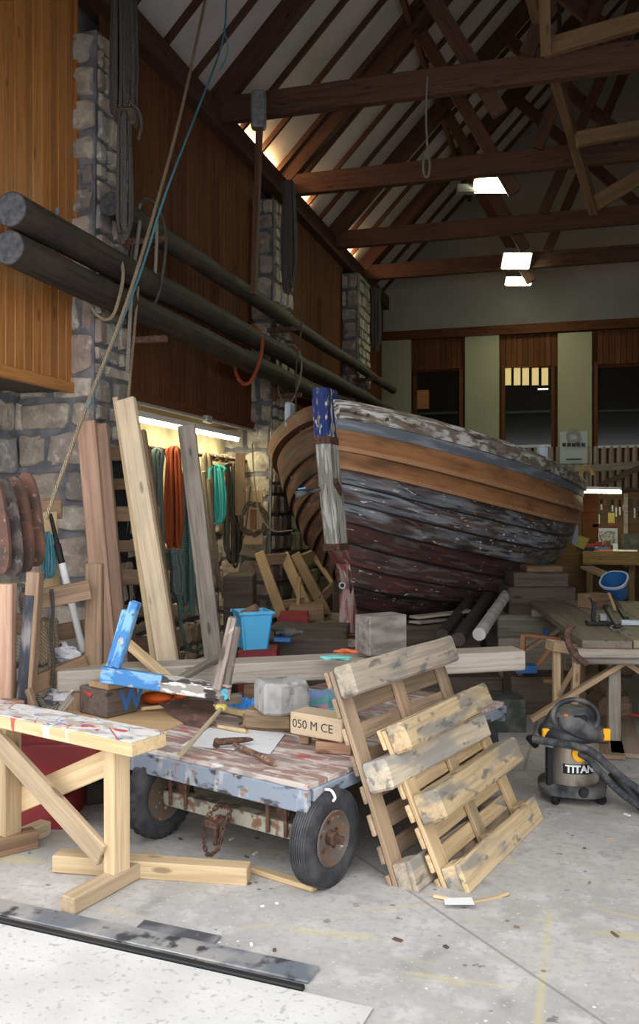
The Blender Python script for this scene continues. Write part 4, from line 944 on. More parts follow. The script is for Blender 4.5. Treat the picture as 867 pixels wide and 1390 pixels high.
# twig and scrap below the pallets
t = thing('wood_shard', 'long curved splinter of wood on the floor under the front pallet', 'splinter', at_z(640, 1222, 0))
MB().beam(at_z(632, 1224, .008), at_z(690, 1212, .01), .02, .012, bend=-.01, n=4).build('splinter', 'pine_pallet', t); MB().beam(at_z(588, 1216, .008), at_z(640, 1226, .01), .02, .012, n=2).build('splinter', 'pine_pallet', t)
MB().prism([at_z(x, y, .02) for x, y in ((602, 1220), (640, 1219), (644, 1228), (604, 1228))], (0, 0, .003)).build('wrapping', 'white', t)
rc_ = random.Random(31)
for k in range(46):
    px, py = rc_.uniform(30, 860), rc_.uniform(1100, 1290)
    if 380 < px < 500 and py < 1210 or (500 < px < 745 and py < 1235) or (px < 230 and py < 1262): continue
    c = at_z(px, py, .004); an = rc_.uniform(0, PI); l_ = rc_.uniform(.006, .022)
    MB().beam(c - V((math.cos(an), math.sin(an), 0)) * l_, c + V((math.cos(an), math.sin(an), 0)) * l_, rc_.uniform(.006, .018), .006, c=.001).build('debris_chip', rc_.choice(['pine_pallet', 'white', 'brown', 'dark_brown', 'plank_grey']), None, label='tiny chip of wood or paint lying loose on the concrete floor', cat='chip', group='chips littering the open floor')
MB().blob(at_z(402, 1128, .02), .02, .02, .02, amp=.3, seed=3).build('stone_chip', 'brown', None, label='small brown wood chip on the floor in front of the ribbed wheel', cat='chip')
# ------------------------------------------------------------------ painted trestle at the left
tr_ = thing('trestle_bench', 'pale pine saw trestle with a paint-splashed top board at the left edge', 'trestle', at_z(150, 1205, 0))
bx = W(-.83, .56, 0).normalized(); fx_ = W(.48, .877, 0).normalized()
pp = at_z(152, 1207, 0); ZT = .665
A0 = at_z(216, 1022, ZT); A0.z = ZT
def tb_(u, v, z): return V((pp.x, pp.y, 0)) + bx * u + fx_ * v + V((0, 0, z))
top = MB(); top.beam(tb_(-.20, .02, ZT - .002), tb_(1.5, .02, ZT - .002), .2, .004, c=.001, n=5); top.build('paint_layer', 'splat', tr_, label='white, red and blue paint-splashed top face')
MB().beam(tb_(-.20, .02, ZT - .034), tb_(1.5, .02, ZT - .034), .2, .058, c=.005, n=4).build('top_board', 'pine_drip', tr_)
for u, lab in ((0, None), (.72, None)):
    MB().beam(tb_(u, .03, .065), tb_(u, .03, ZT - .064), .095, .065, up=bx, c=.005).build('post', 'pine_new', tr_)
    f0 = tb_(u, -.26, .035); f1 = tb_(u, .26, .035); MB().beam(f0, f1, .075, .068, c=.005).build('foot', 'pine_dirty', tr_)
MB().beam(tb_(.035, -.02, .14), tb_(.86, -.02, ZT - .08), .03, .105, up=fx_.cross(bx), c=.004).build('brace', 'pine_dirty', tr_)
MB().beam(tb_(.02, .09, ZT - .13), tb_(.75, .09, .2), .03, .11, up=fx_.cross(bx), c=.004).build('brace', 'pine_new', tr_)
# timbers on the floor in front of the cart
a = at_z(76, 1168, .04); b = at_z(338, 1186, .035)
plank('timber', a, b, .085, .075, 'pine_new', 'pale square timber lying on the floor between the trestle and the cart', 'timber')
a = at_z(343, 1180, .012); b = at_z(428, 1206, .012)
plank('lath', a, b, .045, .022, 'pine_pallet', 'thin yellow lath on the floor touching the ribbed wheel', 'lath')
plank('offcut', at_z(-10, 1150, .04), at_z(48, 1136, .04), .09, .08, 'brown', 'brown offcut on the floor between the trestle posts at the left edge', 'timber')
# ------------------------------------------------------------------ red crate stack left of the cart
def bxp(px0, px1, py_top, py_bot, d, dep, name, m, lab, cat, rot=0., n=1, zb=None):
    a = at_d(px0, py_bot, d); b = at_d(px1, py_bot, d); z0 = a.z if zb is None else zb; z1 = at_d(px0, py_top, d).z
    ax = (b - a).normalized(); f = V((-ax.y, ax.x, 0)); m_ = (a + b) / 2 + f * dep / 2
    R = Matrix.Rotation(rot, 3, 'Z'); h = (b - a).length / 2
    p0 = m_ - (R @ ax) * h; p1 = m_ + (R @ ax) * h; p0.z = p1.z = (z0 + z1) / 2
    return MB().beam(p0, p1, dep, z1 - z0, c=.006, n=n).build(name, m, None, label=lab, cat=cat)
bxp(-25, 132, 1012, 1054, 4.35, .62, 'red_box', 'red_crate', 'dull red painted box with a plywood lid, left of the cart under the trestle board', 'box')
rb_ = bxp(-10, 80, 1056, 1086, 4.38, .6, 'board_stack', 'pine_grey', 'pale board between the two red boxes left of the cart', 'board')
bxp(-30, 90, 1088, 1120, 4.4, .6, 'red_box', 'red_crate', 'lower dull red box near the floor behind the trestle brace', 'box', zb=.0)
bxp(100, 180, 1060, 1150, 4.8, .35, 'log_pile', 'log', 'dark bark-covered log end under the cart corner beside the red boxes', 'log', rot=.4, zb=0)
pz = .485
MB().prism([at_z(x, y, .447) for x, y in ((80, 990), (205, 1002), (292, 968), (200, 950), (82, 966))], (0, 0, .014)).build('plywood_sheet', 'plywood', None, label='tan plywood offcut lying over the red box and the cart corner', cat='board')
# stencilled tool crate on the plywood
cz = .463; cd = 4.62
a = at_z(147, 974, cz); e = at_d(98, 963, 4.66); f = at_d(187, 962, 4.85)
fa = V((f.x - a.x, f.y - a.y, 0)).normalized(); fb = V((-fa.y, fa.x, 0)); g = V((e.x - a.x, e.y - a.y, 0))
lw = .22; ll = .20
c0 = V((a.x, a.y, cz + .001)); ang2 = W(.62, .78, 0); ang1 = W(-.9, .44, 0)
bxm = MB(); cc = c0 + ang2 * .11 + ang1 * .11 + V((0, 0, .075)); bxm.beam(cc - ang2 * .11, cc + ang2 * .11, .24, .15, c=.006)
crate = bxm.build('tool_crate', 'crate_wood', None, label='small grimy wooden crate with red and blue paint marks under the painted frame', cat='box')
nr = V((ang2.y, -ang2.x, 0))
lettering('W', .15, c0 + ang2 * .07 + V((0, 0, .025)) + nr * .0135, ang2, (0, 0, 1), 'label_blue', crate, name='paint_mark', bold=.006)
fl_ = V((ang1.y, -ang1.x, 0)) * 1
MB().prism([c0 + ang1 * u + V((0, 0, z)) - ang2 * .006 for u, z in ((.10, .12), (.17, .135), (.15, .12), (.12, .10))], -ang2 * .002).build('paint_mark', 'red', crate)
pb = c0 + ang2 * .09 + ang1 * .06 + V((0, 0, .152 + .018)); MB().beam(pb - ang2 * .1, pb + ang2 * .11, .17, .034, c=.004).build('board_offcut', 'plywood', None, label='small thick board offcut on top of the grimy crate', cat='offcut')
# ------------------------------------------------------------------ the long bleached beams across the pile
BA = at_d(80, 921, 5.05); BB = at_d(704, 893, 5.55)
sp_ = BA.lerp(BB, .36)
plank('long_beam', BA, BB, .22, .12, 'beam_grey', 'long bleached grey beam lying across the cart behind the tools', 'beam', n=8, jit=.002, c=.008)
bxp(487, 549, 836, 889, 5.22, .16, 'cut_block', 'end_grey', 'square sawn timber block standing on the long beam before the boat stem', 'block', rot=.55)
q_ = BA.lerp(BB, .40); MB().beam(q_ + W(-.05, 0, -.115), q_ + W(.05, 0, -.115), .2, .105).build('bearer_block', 'brown', None, label='brown bearer block under the middle of the long beam', cat='block')
q_ = BA.lerp(BB, .06); MB().beam(V((q_.x, q_.y, 0)), V((q_.x, q_.y, q_.z - .062)), .2, .2, up=W(0, 1, 0)).build('upright_block', 'brown_mid', None, label='upright brown block under the left end of the long beam', cat='block')
# upturned painted sawhorse
fr = thing('painted_frame', 'upturned sawhorse with a flaking painted bar and blue and grey legs lying on the pile', 'sawhorse', at_d(225, 930, 4.75))
b0 = at_d(137, 915, 4.72); b1 = at_d(220, 927, 4.74); b2 = at_d(313, 941, 4.76)
MB().beam(b0, b1, .06, .085, c=.006, n=2).build('bar_end', 'blue_paint', fr, label='blue painted end of the bar')
MB().beam(b1 + (b0 - b1) * .02, b2, .062, .088, c=.006, n=3).build('bar', 'bar_paint', fr)
mb = MB(); e = b2 - V((0, 0, .0)) ; lettering('S', .075, at_d(300, 949, 4.725), W(1, 0, 0), (0, 0, 1), mat('light blue mark', (.1, .55, .75), tint=0), fr, name='paint_mark', bold=.004)
MB().beam(at_d(158, 905, 4.72), at_d(184, 817, 4.70), .06, .05, c=.005).build('leg', 'blue_paint', fr, label='bright blue leg')
MB().beam(at_d(150, 905, 4.76), at_d(172, 828, 4.74), .05, .04, c=.005).build('leg', 'blue_paint', fr, label='bright blue leg')
MB().beam(at_d(295, 935, 4.73), at_d(316, 838, 4.73), .075, .045, c=.005, n=4, jit=.002).build('leg', 'weather', fr, label='weathered grey leg')
MB().beam(at_d(308, 930, 4.78), at_d(322, 850, 4.78), .045, .04, c=.005).build('leg', 'weather', fr, label='weathered grey leg')
MB().beam(at_d(232, 925, 4.78), at_d(172, 872, 5.15), .065, .03, c=.005).build('brace', 'pine_pallet', fr, label='pale pine brace')
MB().beam(at_d(240, 924, 4.80), at_d(304, 888, 5.2), .05, .03, c=.005).build('brace', 'plank_grey', fr, label='grey brace')
MB().beam(at_d(296, 950, 4.74), at_d(326, 948, 4.80), .06, .05).build('bar_stub', 'weather', fr)
# ------------------------------------------------------------------ tools and offcuts on the cart deck
Z = DZ + .002
def zp(px, py, z): return at_z(px, py, z)
pap = MB(); pap.prism([zp(x, y, Z) for x, y in ((246, 1012), (318, 1018), (345, 994), (285, 988))], (0, 0, .0012)); pap.build('paper_sheet', 'paper', None, label='white paper sheet on the cart deck under the wooden handle', cat='paper')
MB().prism([zp(x, y, Z + .002) for x, y in ((312, 1014), (366, 1024), (387, 996), (334, 990))], (0, 0, .0012)).build('paper_sheet', 'paper', None, label='white paper sheet on the cart deck under the rusty hammer', cat='paper')
hm = thing('hammer', 'rusty old hammer lying on the paper on the cart deck', 'hammer', zp(330, 1020, Z))
MB().tube([zp(318, 1010, Z + .022), zp(372, 1035, Z + .020)], .014, 12, rr=[.010, .016]).build('handle', 'rust_wood', hm, smooth=True)
a = zp(330, 1004, Z + .03); b = zp(294, 1008, Z + .03)
pts = bez([a + W(.045, .02, -.005), a + W(.015, 0, .0), b + W(.03, 0, .004), b], 12); n_ = len(pts)
MB().tube(pts, .014, 10, rr=[.005 + .012 * min(1, i / (n_ * .5)) for i in range(n_)]).build('head', 'rust', hm, smooth=True)
MB().tube([b + W(.004, -.01, .012), b + W(-.004, .012, -.016)], .017, 12).build('striking_face', 'rust', hm, smooth=True)
st = thing('long_handled_brush', 'wooden handle with a yellow tip leaning from the pile to the deck edge', 'handle', zp(262, 1000, Z))
a = at_z(243, 1027, Z + .012); b = at_z(300, 962, Z + .10); MB().tube([a, a.lerp(b, .08), a.lerp(b, .5), b], .012, 12, rr=[.008, .013, .012, .011]).build('handle', 'plank_pale', st, smooth=True)
MB().beam(b - W(.01, 0, 0), b + (b - a).normalized() * .035, .06, .03, c=.008).build('yellow_head', 'yellow_dull', st)
sh = MB(); sa = [at_z(x, y, z) for x, y, z in ((216, 956, .50), (240, 950, .515), (290, 952, .50), (292, 985, .455), (272, 990, .452), (250, 984, .455))]
sh.prism(sa, (0, 0, .004)); sv = sh.build('shovel_blade', 'rust_plate', None, label='rusty brown shovel blade lying tilted under the painted frame', cat='shovel')
op = thing('orange_scoop', 'translucent orange plastic scoop beside the grimy crate', 'scoop', zp(215, 955, .47))
MB().blob(at_z(212, 947, .50), .1, .07, .035, amp=.03).build('bowl', 'orange', op, smooth=True); MB().blob(at_z(243, 945, .50), .05, .03, .02, amp=.03).build('grip', 'orange', op, smooth=True)
MB().beam(at_z(192, 962, .475), at_z(232, 958, .49), .03, .02).build('wood_shard', 'pine_pallet', None, label='split pine shard in front of the orange scoop', cat='splinter')
# blue brush
br = thing('scrubbing_brush', 'hand brush with bright blue bristles beside the painted frame', 'brush', zp(325, 962, Z))
a = at_z(292, 959, .485); b = at_z(352, 972, .48); MB().beam(a, b, .05, .035, c=.006).build('back', 'pine_drip', br)
bs = MB()
for i in range(26):
    for j in range(4):
        q = (i + .5) / 26; base = a.lerp(b, .12 + q * .85) + W(0, .012, .012) + W(0, -.012 + .012 * j, .006 * j); tip = base + W(.012 + rnd.uniform(-.006, .006), .012, .045 + rnd.uniform(-.006, .004)); bs.tube([base, tip], .0035, 5)
o = bs.build('bristles', 'brush_blue', br); o['kind'] = 'stuff'
plank('flat_offcut', at_z(292, 978, .455), at_z(330, 982, .455), .1, .028, 'dark_wood2', 'flat dark brown offcut behind the yellow-handled chisel', 'offcut')
chs = thing('chisel', 'chisel with a yellow wooden handle on the cart deck', 'chisel', zp(315, 992, Z))
MB().tube([zp(296, 986, Z + .014), zp(335, 993, Z + .014)], .012, 12, rr=[.009, .013]).build('handle', 'pine_drip', chs, smooth=True); MB().beam(zp(296, 986, Z + .014), zp(284, 984, Z + .010), .014, .004).build('blade', 'rust', chs)
# stone and timber blocks
def rblock(px, py, z, sx, sy, sz, rz, name, m, lab, cat='block', tilt=0., c=.012, n=2, jit=.003, pitch=0.):
    p = at_z(px, py, z); p.z = z; ax = W(math.cos(rz), math.sin(rz), 0); f = W(-math.sin(rz), math.cos(rz), 0)
    a3 = (ax * math.cos(pitch) + V((0, 0, math.sin(pitch)))); ctr = p + f * sy / 2 + V((0, 0, sz / 2))
    return MB().beam(ctr - a3 * sx / 2, ctr + a3 * sx / 2, sy, sz, c=c, n=n, jit=jit).build(name, m, None, label=lab, cat=cat)
rblock(362, 993, Z, .27, .15, .10, -.22, 'offcut_block', 'pine_knotty', 'knotty pine block under the grey stone on the cart', c=.02)
rblock(390, 972, Z + .105, .235, .2, .16, .35, 'stone_block', 'stone_grey', 'squared grey stone sitting on the pine blocks', c=.014, n=3, jit=.009)
w1 = rblock(428, 1002, Z + .07, .30, .14, .105, -.62, 'marked_block', 'pine_marked', 'squared pine block with hand-written marks resting on offcuts', c=.005, n=1, jit=0)
rz = -.62; axm = W(math.cos(rz), math.sin(rz), 0); fm_ = W(-math.sin(rz), math.cos(rz), 0); pm_ = at_z(428, 1002, Z + .07)
lettering('050 M CE', .058, pm_ - axm * .135 - fm_ * .0012 + V((0, 0, .035)), axm, (0, 0, 1), 'ink', w1, bold=0)
rblock(412, 1010, Z, .05, .05, .068, -.3, 'small_offcut', 'pine_knotty', 'small upright offcut holding up the left end of the marked block', c=.004, n=1, jit=0)
rblock(452, 1024, Z, .17, .09, .055, -.25, 'reddish_offcut', 'red_brown', 'reddish offcut under the right end of the marked block', c=.004, n=1, jit=0)
mb = MB(); mb.blob(at_z(447, 962, .53), .15, .12, .10, amp=.22, sc=2.5, seed=4); mb.build('paint_rag', 'teal_cloth', None, smooth=True, label='crumpled teal and blue painty rag bundle behind the marked block', cat='rag')
rblock(447, 985, Z, .22, .16, .03, 0, 'flat_board', 'brown', 'brown board under the painty rag bundle', c=.004)
mb = MB(); a, b = at_d(437, 903, 5.2), at_d(474, 892, 5.3); zt = .672
mb.blob(at_d(455, 893, 5.12), .09, .045, .012, amp=.3, sc=2.2, seed=9); mb.build('cloth_rag', 'cyan_cloth', None, smooth=True, label='pale cyan rag on the long beam beside the grey pallet top', cat='rag')
mb = MB(); mb.blob(at_d(470, 884, 5.2), .07, .03, .012, amp=.3, sc=2, seed=2); mb.build('cloth_rag', 'orange_cloth', None, smooth=True, label='bright orange rag on the long beam behind the cyan rag', cat='rag')
strand('rope_piece', 'rope_grey', [at_z(312, 945, .50), at_z(340, 940, .51), at_z(370, 944, .50), at_z(398, 946, .49)], .012, 'grey three-strand rope lying in the pile behind the blue brush')
# ------------------------------------------------------------------ vacuum cleaner
vc = at_z(776, 1082, 0); vc.z = 0; VD = 4.75
vac = thing('vacuum_cleaner', 'dusty steel drum shop vacuum with black lid, orange clips and ribbed hose', 'vacuum cleaner', tuple(vc))
def vp(l, f, z): return vc + W(l, f, z)
mb = MB(); mb.lathe([(.0, .045), (.17, .045), (.19, .05), (.195, .085), (.165, .10), (.15, .105)], vc, n=40, mod=lambda th, r, z: 1 + .06 * math.cos(4 * th)); mb.build('base', 'black_plastic', vac, smooth=True)
for k in range(4):
    th = YAW + PI / 4 + k * PI / 2; p = vc + V((math.cos(th), math.sin(th), 0)) * .175
    c = MB(); ax = V((-math.sin(th), math.cos(th), 0)); c.lathe([(.0, -.014), (.024, -.014), (.026, -.008), (.026, .008), (.024, .014), (.0, .014)], p + V((0, 0, .027)), ax, 20); c.tube([p + V((0, 0, .05)), p + V((0, 0, .07))], .014, 10); c.build('caster', 'black', vac, smooth=True)
mb = MB(); mb.lathe([(.0, .09), (.142, .09), (.145, .10), (.145, .33), (.15, .335), (.15, .345), (.0, .345)], vc, n=48); mb.build('drum', 'drum', vac, smooth=True)
mb = MB(); mb.lathe([(.0, .34), (.172, .34), (.185, .35), (.188, .365), (.176, .39), (.165, .40), (.15, .42), (.14, .44), (.125, .47), (.105, .49), (.08, .50), (.0, .505)], vc, n=44, mod=lambda th, r, z: 1 + .06 * math.cos(2 * (th - YAW)) ); mb.build('lid', 'black_plastic', vac, smooth=True)
hd = MB(); pts = [vp(.125 * math.cos(a_) , -.02 - .055 * 1, .465 + .085 * math.sin(a_)) + W(0, .03 * math.sin(a_), 0) for a_ in [PI * 2 * k / 28 for k in range(29)]]
hd.tube(pts, .014, 10); hd.build('handle', 'black_plastic', vac, smooth=True, label='black carrying handle ring')
MB().beam(vp(-.03, -.10, .45), vp(.05, -.10, .45), .05, .06, c=.008).build('switch_box', 'black', vac)
MB().blob(vp(-.06, -.10, .475), .015, .012, .01, amp=0).build('switch', 'orange', vac, smooth=True)
for s in (-1, 1):
    MB().beam(vp(s * .165, -.08, .335), vp(s * .165, -.085, .40), .04, .025, up=W(0, 1, 0), c=.005).build('clip', 'yellow', vac, label='orange yellow lid clip')
# inlet, badge
ir = MB(); ir.lathe([(.020, .0), (.045, .0), (.045, .025), (.030, .03), (.020, .03)], vp(0.0, -.142, .285), W(0, -1, 0), 24); ir.build('inlet_ring', 'yellow', vac, smooth=True)
def wrap(co, r=.1465, z0=.178, a0=0.):
    th = (co.x - .075) / r; return vc + W(math.sin(th) * (r + co.z), -math.cos(th) * (r + co.z), z0 + co.y)
bg_ = MB(); n_ = 14; r1 = .1458
ring0 = [vc + W(math.sin(x) * r1, -math.cos(x) * r1, z) for z in (.168, .222) for x in ([-.6 + 1.2 * i / n_ for i in range(n_ + 1)] if z < .2 else [.6 - 1.2 * i / n_ for i in range(n_ + 1)])]
for i in range(n_):
    x0, x1 = -.6 + 1.2 * i / n_, -.6 + 1.2 * (i + 1) / n_
    bg_.quad([vc + W(math.sin(x) * r1, -math.cos(x) * r1, z) for x, z in ((x0, .168), (x1, .168), (x1, .222), (x0, .222))], .5)
bd = bg_.build('badge', 'black', vac)
lettering('TITAN', .055, vc, (1, 0, 0), (0, 0, 1), 'white', bd, wrap=wrap, bold=.0022)
MB().lathe([(.0, .012), (.022, .012), (.026, .006), (.028, 0)], vp(0.01, -.186, .085), W(0, -1, .1), 20).build('drain_plug', 'black', vac, smooth=True)
MB().beam(vp(-.15, -.09, .10), vp(-.15, -.09, .335), .03, .03, up=W(0, 1, 0)).build('tool_holder', 'black', vac)
# hose: ribbed tube, from the inlet down to the right and back round over the lid
def ribbed(pts, r, n=9, amp=.0022, step=.0085):
    pts = bez(pts, 90); L_ = [0]
    for a_, b_ in zip(pts, pts[1:]): L_.append(L_[-1] + (b_ - a_).length)
    out = []; rr = []; k = 0; tot = L_[-1]; s_ = 0; i = 0
    while s_ < tot:
        while L_[i + 1] < s_: i += 1
        q = (s_ - L_[i]) / max(1e-9, L_[i + 1] - L_[i]); out.append(pts[i].lerp(pts[i + 1], q)); rr.append(r + (amp if k % 2 else -amp)); k += 1; s_ += step / 2
    return MB().tube(out, r, n + 3, rr=rr)
hp = [vp(.0, -.145, .285), vp(.03, -.20, .27), vp(.09, -.25, .20), vp(.17, -.28, .12), vp(.27, -.30, .05), vp(.31, -.30, .03)]
ribbed(hp, .019).build('hose', 'hose', vac, smooth=True, label='grey ribbed hose end')
MB().tube(bez([vp(.30, -.31, .03), vp(.27, -.25, .06), vp(.22, -.21, .12), vp(.16, -.17, .19)], 20), .03, 14, rr=None).build('floor_nozzle', 'black', vac, smooth=True)
ribbed([vp(-.25, -.14, .36), vp(-.17, -.19, .355), vp(-.05, -.21, .34), vp(.04, -.21, .31), vp(.12, -.22, .245), vp(.22, -.22, .16), vp(.32, -.22, .09)], .021).build('hose', 'hose', vac, smooth=True, label='long ribbed hose lying across the drum')
MB().tube([vp(.32, -.22, .09), vp(.36, -.22, .065), vp(.46, -.22, .03)], .024, 14, rr=[.024, .022, .018]).build('wand', 'black', vac, smooth=True)
MB().tube([vp(-.25, -.14, .36), vp(-.26, -.11, .355), vp(-.22, -.08, .31)], .021, 12).build('hose_elbow', 'black', vac, smooth=True)
MB().beam(vp(-.20, -.10, .335), vp(-.13, -.12, .325), .06, .03, c=.006).build('latch_block', 'fender', vac)
MB().tube(bez([vp(-.11, -.12, .47), vp(-.10, -.155, .42), vp(0, -.19, .375), vp(.1, -.185, .35), vp(.15, -.15, .34)], 24), .005, 8).build('power_cord', 'black', vac, smooth=True)
bxp(640, 714, 950, 988, 6.3, .3, 'toolbox', 'dark_green', 'dark green wooden box on the floor behind the front pallet', 'box', zb=0.0)
# ------------------------------------------------------------------ left side: tall frame, leaning planks, alcove with ropes
def dX(px, X): p = at_X(px, 690, X); return p.y * CA - p.x * SA
tf = thing('ladder_rack', 'tall reddish ladder-like timber frame leaning against the nearest stone pillar', 'frame', at_z(175, 1024, 0))
L0, L1 = at_z(156, 1024, 0), at_d(117, 572, 6.12)
MB().beam(L0, L1, .13, .05, up=W(0, -1, 0), n=5, c=.006).build('post', 'red_pale', tf, label='pale reddish left post')
L0b, L1b = at_z(176, 1022, 0), at_d(137, 576, 6.16)
MB().beam(L0b, L1b, .095, .06, up=W(0, -1, 0), n=5, c=.006).build('post', 'red_pale', tf, label='pale reddish left post')
R0, R1 = at_z(252, 1000, 0), at_d(190, 585, 6.55)
MB().beam(R0, R1, .085, .06, up=W(0, -1, 0), n=5, c=.006).build('post', 'brown', tf, label='brown right post')
for py in (616, 660, 702, 747, 790, 836, 880, 930):
    q = (1022 - py) / 448.; a = L0b.lerp(L1b, q); q2 = (1000 - py) / 415.; b = R0.lerp(R1, q2); dlt = (b - a) * .12
    MB().beam(a - dlt * .3 + W(0, .03, 0), b + dlt + W(0, .03, 0), .05, .105 if py in (616, 702, 790, 880) else .08, c=.006).build('rung', 'brown_mid' if py % 4 else 'brown', tf)
lp = thing('leaning_plank', 'tall pale sawn plank leaning in front of the reddish timber frame', 'plank', at_z(233, 1040, 0))
MB().beam(at_z(251, 1042, 0), at_d(170, 542, 5.85), .135, .045, up=W(-.25, -1, 0), n=5, c=.004).build('board', 'pine_weath', lp); MB().beam(at_z(230, 1040, 0), at_d(157, 540, 5.88), .035, .05, up=W(0, -1, 0), n=3).build('edge_batten', 'pine_new', lp)
plank('leaning_plank', at_z(303, 1005, 0), at_d(253, 578, 6.5), .125, .05, 'plank_grey', 'tall dark grey plank with bolt holes leaning in front of the rope store', 'plank', up=W(0, -1, 0))
a, b = V((-3.58, 6.7, 2.36)), V((-3.58, 9.2, 2.36))
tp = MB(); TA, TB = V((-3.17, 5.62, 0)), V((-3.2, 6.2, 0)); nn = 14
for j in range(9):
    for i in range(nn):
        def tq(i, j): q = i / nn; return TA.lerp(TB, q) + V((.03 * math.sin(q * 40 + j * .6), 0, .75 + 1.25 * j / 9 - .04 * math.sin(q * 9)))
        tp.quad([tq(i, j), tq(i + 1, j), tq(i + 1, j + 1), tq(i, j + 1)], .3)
tp.build('shade_sheet', 'shade_black', None, smooth=True, label='black sheet added for the dark hollow behind the ladder-like frame', cat='sheet')  # added black sheet stands in for the dark hollow behind the ladder
fl = thing('fluorescent_light', 'long lit fluorescent fitting over the hanging ropes in the alcove', 'light', tuple(a.lerp(b, .5)))
MB().beam(a + V((0, 0, .045)), b + V((0, 0, .045)), .09, .05).build('housing', 'white', fl)
for u, v in ((.01, .485), (.515, .99)): MB().tube([a.lerp(b, u), a.lerp(b, v)], .019, 12).build('tube', 'tube_on', fl, smooth=True)
la = bpy.data.lights.new('l', 'AREA'); la.shape = 'RECTANGLE'; la.size = .05; la.size_y = 2.4; la.energy = 7; la.color = (1, .88, .55)
lo = bpy.data.objects.new('fluorescent_lamp', la); C.objects.link(lo); lo.location = (-3.58, 7.95, 2.33)
cd_ = MB(); cd_.tube([(-3.44, 6.5, 2.47), (-3.44, 9.6, 2.47)], .016, 10); cd_.build('conduit', 'conduit', None, smooth=True, label='grey conduit pipe along the bottom of the cladding above the rope store', cat='conduit')
for y, lab in ((8.0, 'grey junction box in the middle of the conduit above the ropes'), (9.42, 'grey junction box at the far end of the conduit above the ropes')):
    MB().box((-3.43, y, 2.47), .05, .13, .07).build('junction_box', 'conduit', None, label=lab, cat='electrical box')
struct(MB().quad([(-3.80, 6.2, 1.55), (-3.80, 9.35, 1.55), (-3.80, 9.35, 2.5), (-3.80, 6.2, 2.5)]), 'wall_left_7', mat('pale painted board', (.42, .36, .24), [dict(src='world', color=(.3, .25, .16), scale=5, thr=.5, soft=.2)], .9, tint=0))
MB().tube([(-3.55, 6.6, 2.13), (-3.55, 9.5, 2.13)], .022, 12).build('rope_rail', 'brown', None, smooth=True, label='round wooden rail carrying the rope hanks in the alcove', cat='rail')
for (m, px, yt, yb, wp, lp_, r, X, lab, tail) in (
    ('rope_green', 213, 608, 868, 20, 6, .017, -3.48, 'grey green rope hank hanging leftmost on the rail behind the pale plank', None),
    ('rope_red', 236, 606, 752, 24, 9, .014, -3.47, 'rust red rope hank hanging on the rail', None),
    ('rope_sage', 250, 640, 838, 30, 6, .017, -3.42, 'sea green rope hank hanging behind the dark grey plank', None),
    ('rope_tan', 281, 615, 800, 17, 6, .017, -3.44, 'thick tan rope hank hanging just right of the dark grey plank', None),
    ('rope_turq', 293, 632, 712, 27, 7, .013, -3.36, 'bright turquoise rope coil hanging on the rail', None),
    ('rope_dark', 316, 628, 770, 24, 6, .013, -3.5, 'dark rope hank hanging at the far end of the rail', None)):
    hank('rope_hank', m, lab, px, yt, yb, dX(px, X), wp, lp_, r, .06, seed=px)
X = -3.38
strand('hanging_rope', 'rope_sage', [at_X(238, 760, X), at_X(243, 800, X), at_X(246, 850, X), at_X(256, 880, X), at_X(270, 882, X), at_X(277, 862, X), at_X(268, 810, X), at_X(262, 770, X)], .019, 'sea green rope bight drooping in a long loop almost to the floor')
strand('hanging_rope', 'rope_tan', [at_X(276, 640, X), at_X(284, 720, X), at_X(292, 770, X), at_X(304, 808, X)], .024, 'thick tan rope end hanging right of the dark grey plank')
strand('hanging_rope', 'rope_tan', [at_X(283, 650, X), at_X(290, 730, X), at_X(300, 800, X)], .020, 'second thick tan rope end close beside the first one')
for k in range(0):
    c = at_X(236 + k * 5, 770 + 12 * (k % 3), -3.4); kn.tube([c + W(.09 * math.cos(t_ / 14 * 2 * PI), .05 * math.sin(t_ / 14 * 2 * PI + k), .07 * math.sin(t_ / 14 * 2 * PI)) for t_ in range(15)], .017, 7)
hank('rope_hank', 'rope_green', 'loosely knotted green rope bundle hanging low below the red hank', 232, 745, 812, dX(232, -3.36), 36, 5, .017, .08, seed=77)
for k, (px, lab) in enumerate(((290, 'first'), (303, 'second'))):
    c = at_X(px, 618, -3.55); c.z = 2.13; MB().tube([c + V((.035 * math.cos(t_ / 6 * PI), .02 * t_ / 6 - .03, .035 * math.sin(t_ / 6 * PI))) for t_ in range(36)], .012, 7).build('rope_turns', 'rope_tan', None, smooth=True, label=lab + ' set of tan rope turns wrapped on the rope rail above the turquoise coil', cat='rope')
# coil hung on a board on the second pillar
cb = at_d(344, 702, 9.05); MB().beam(cb - V((0, 0, .28)), cb + V((0, 0, .28)), .19, .02, up=W(0, -1, 0)).build('backing_board', 'plywood', None, label='small plywood board hung on the second stone pillar behind a rope coil', cat='board')
rc = []
for i in range(170):
    th = i / 17 * 2 * PI; k = 1 - .35 * ((i * 7 % 34) / 34.); rc.append(cb + W(.155 * k * math.cos(th), -.05 - .015 * math.sin(i * .37), -.02 + .19 * k * math.sin(th)))
MB().tube(rc, .015, 6).build('rope_coil', 'rope_dtan', None, smooth=True, label='dull brown rope coil hung on the small plywood board', cat='rope')
MB().beam(cb + W(0, -.04, .08), cb + W(0, -.04, -.12), .06, .03, up=W(0, -1, 0)).build('cleat', 'orange_wood', None, label='orange brown wooden cleat inside the dull brown coil', cat='cleat')
strand('cable', 'rope_tan', [at_d(342, 602, 8.9), at_d(345, 650, 8.8), at_d(352, 695, 8.7), at_d(370, 720, 8.6), at_d(397, 720, 8.6)], .007, 'thin pale cable curving from the conduit box to the boat')
strand('cable', 'rope_dark', [at_d(310, 640, 8.7), at_d(318, 700, 8.7), at_d(330, 730, 8.8), at_d(340, 660, 8.9)], .007, 'thin dark cable looping left of the dull brown coil')
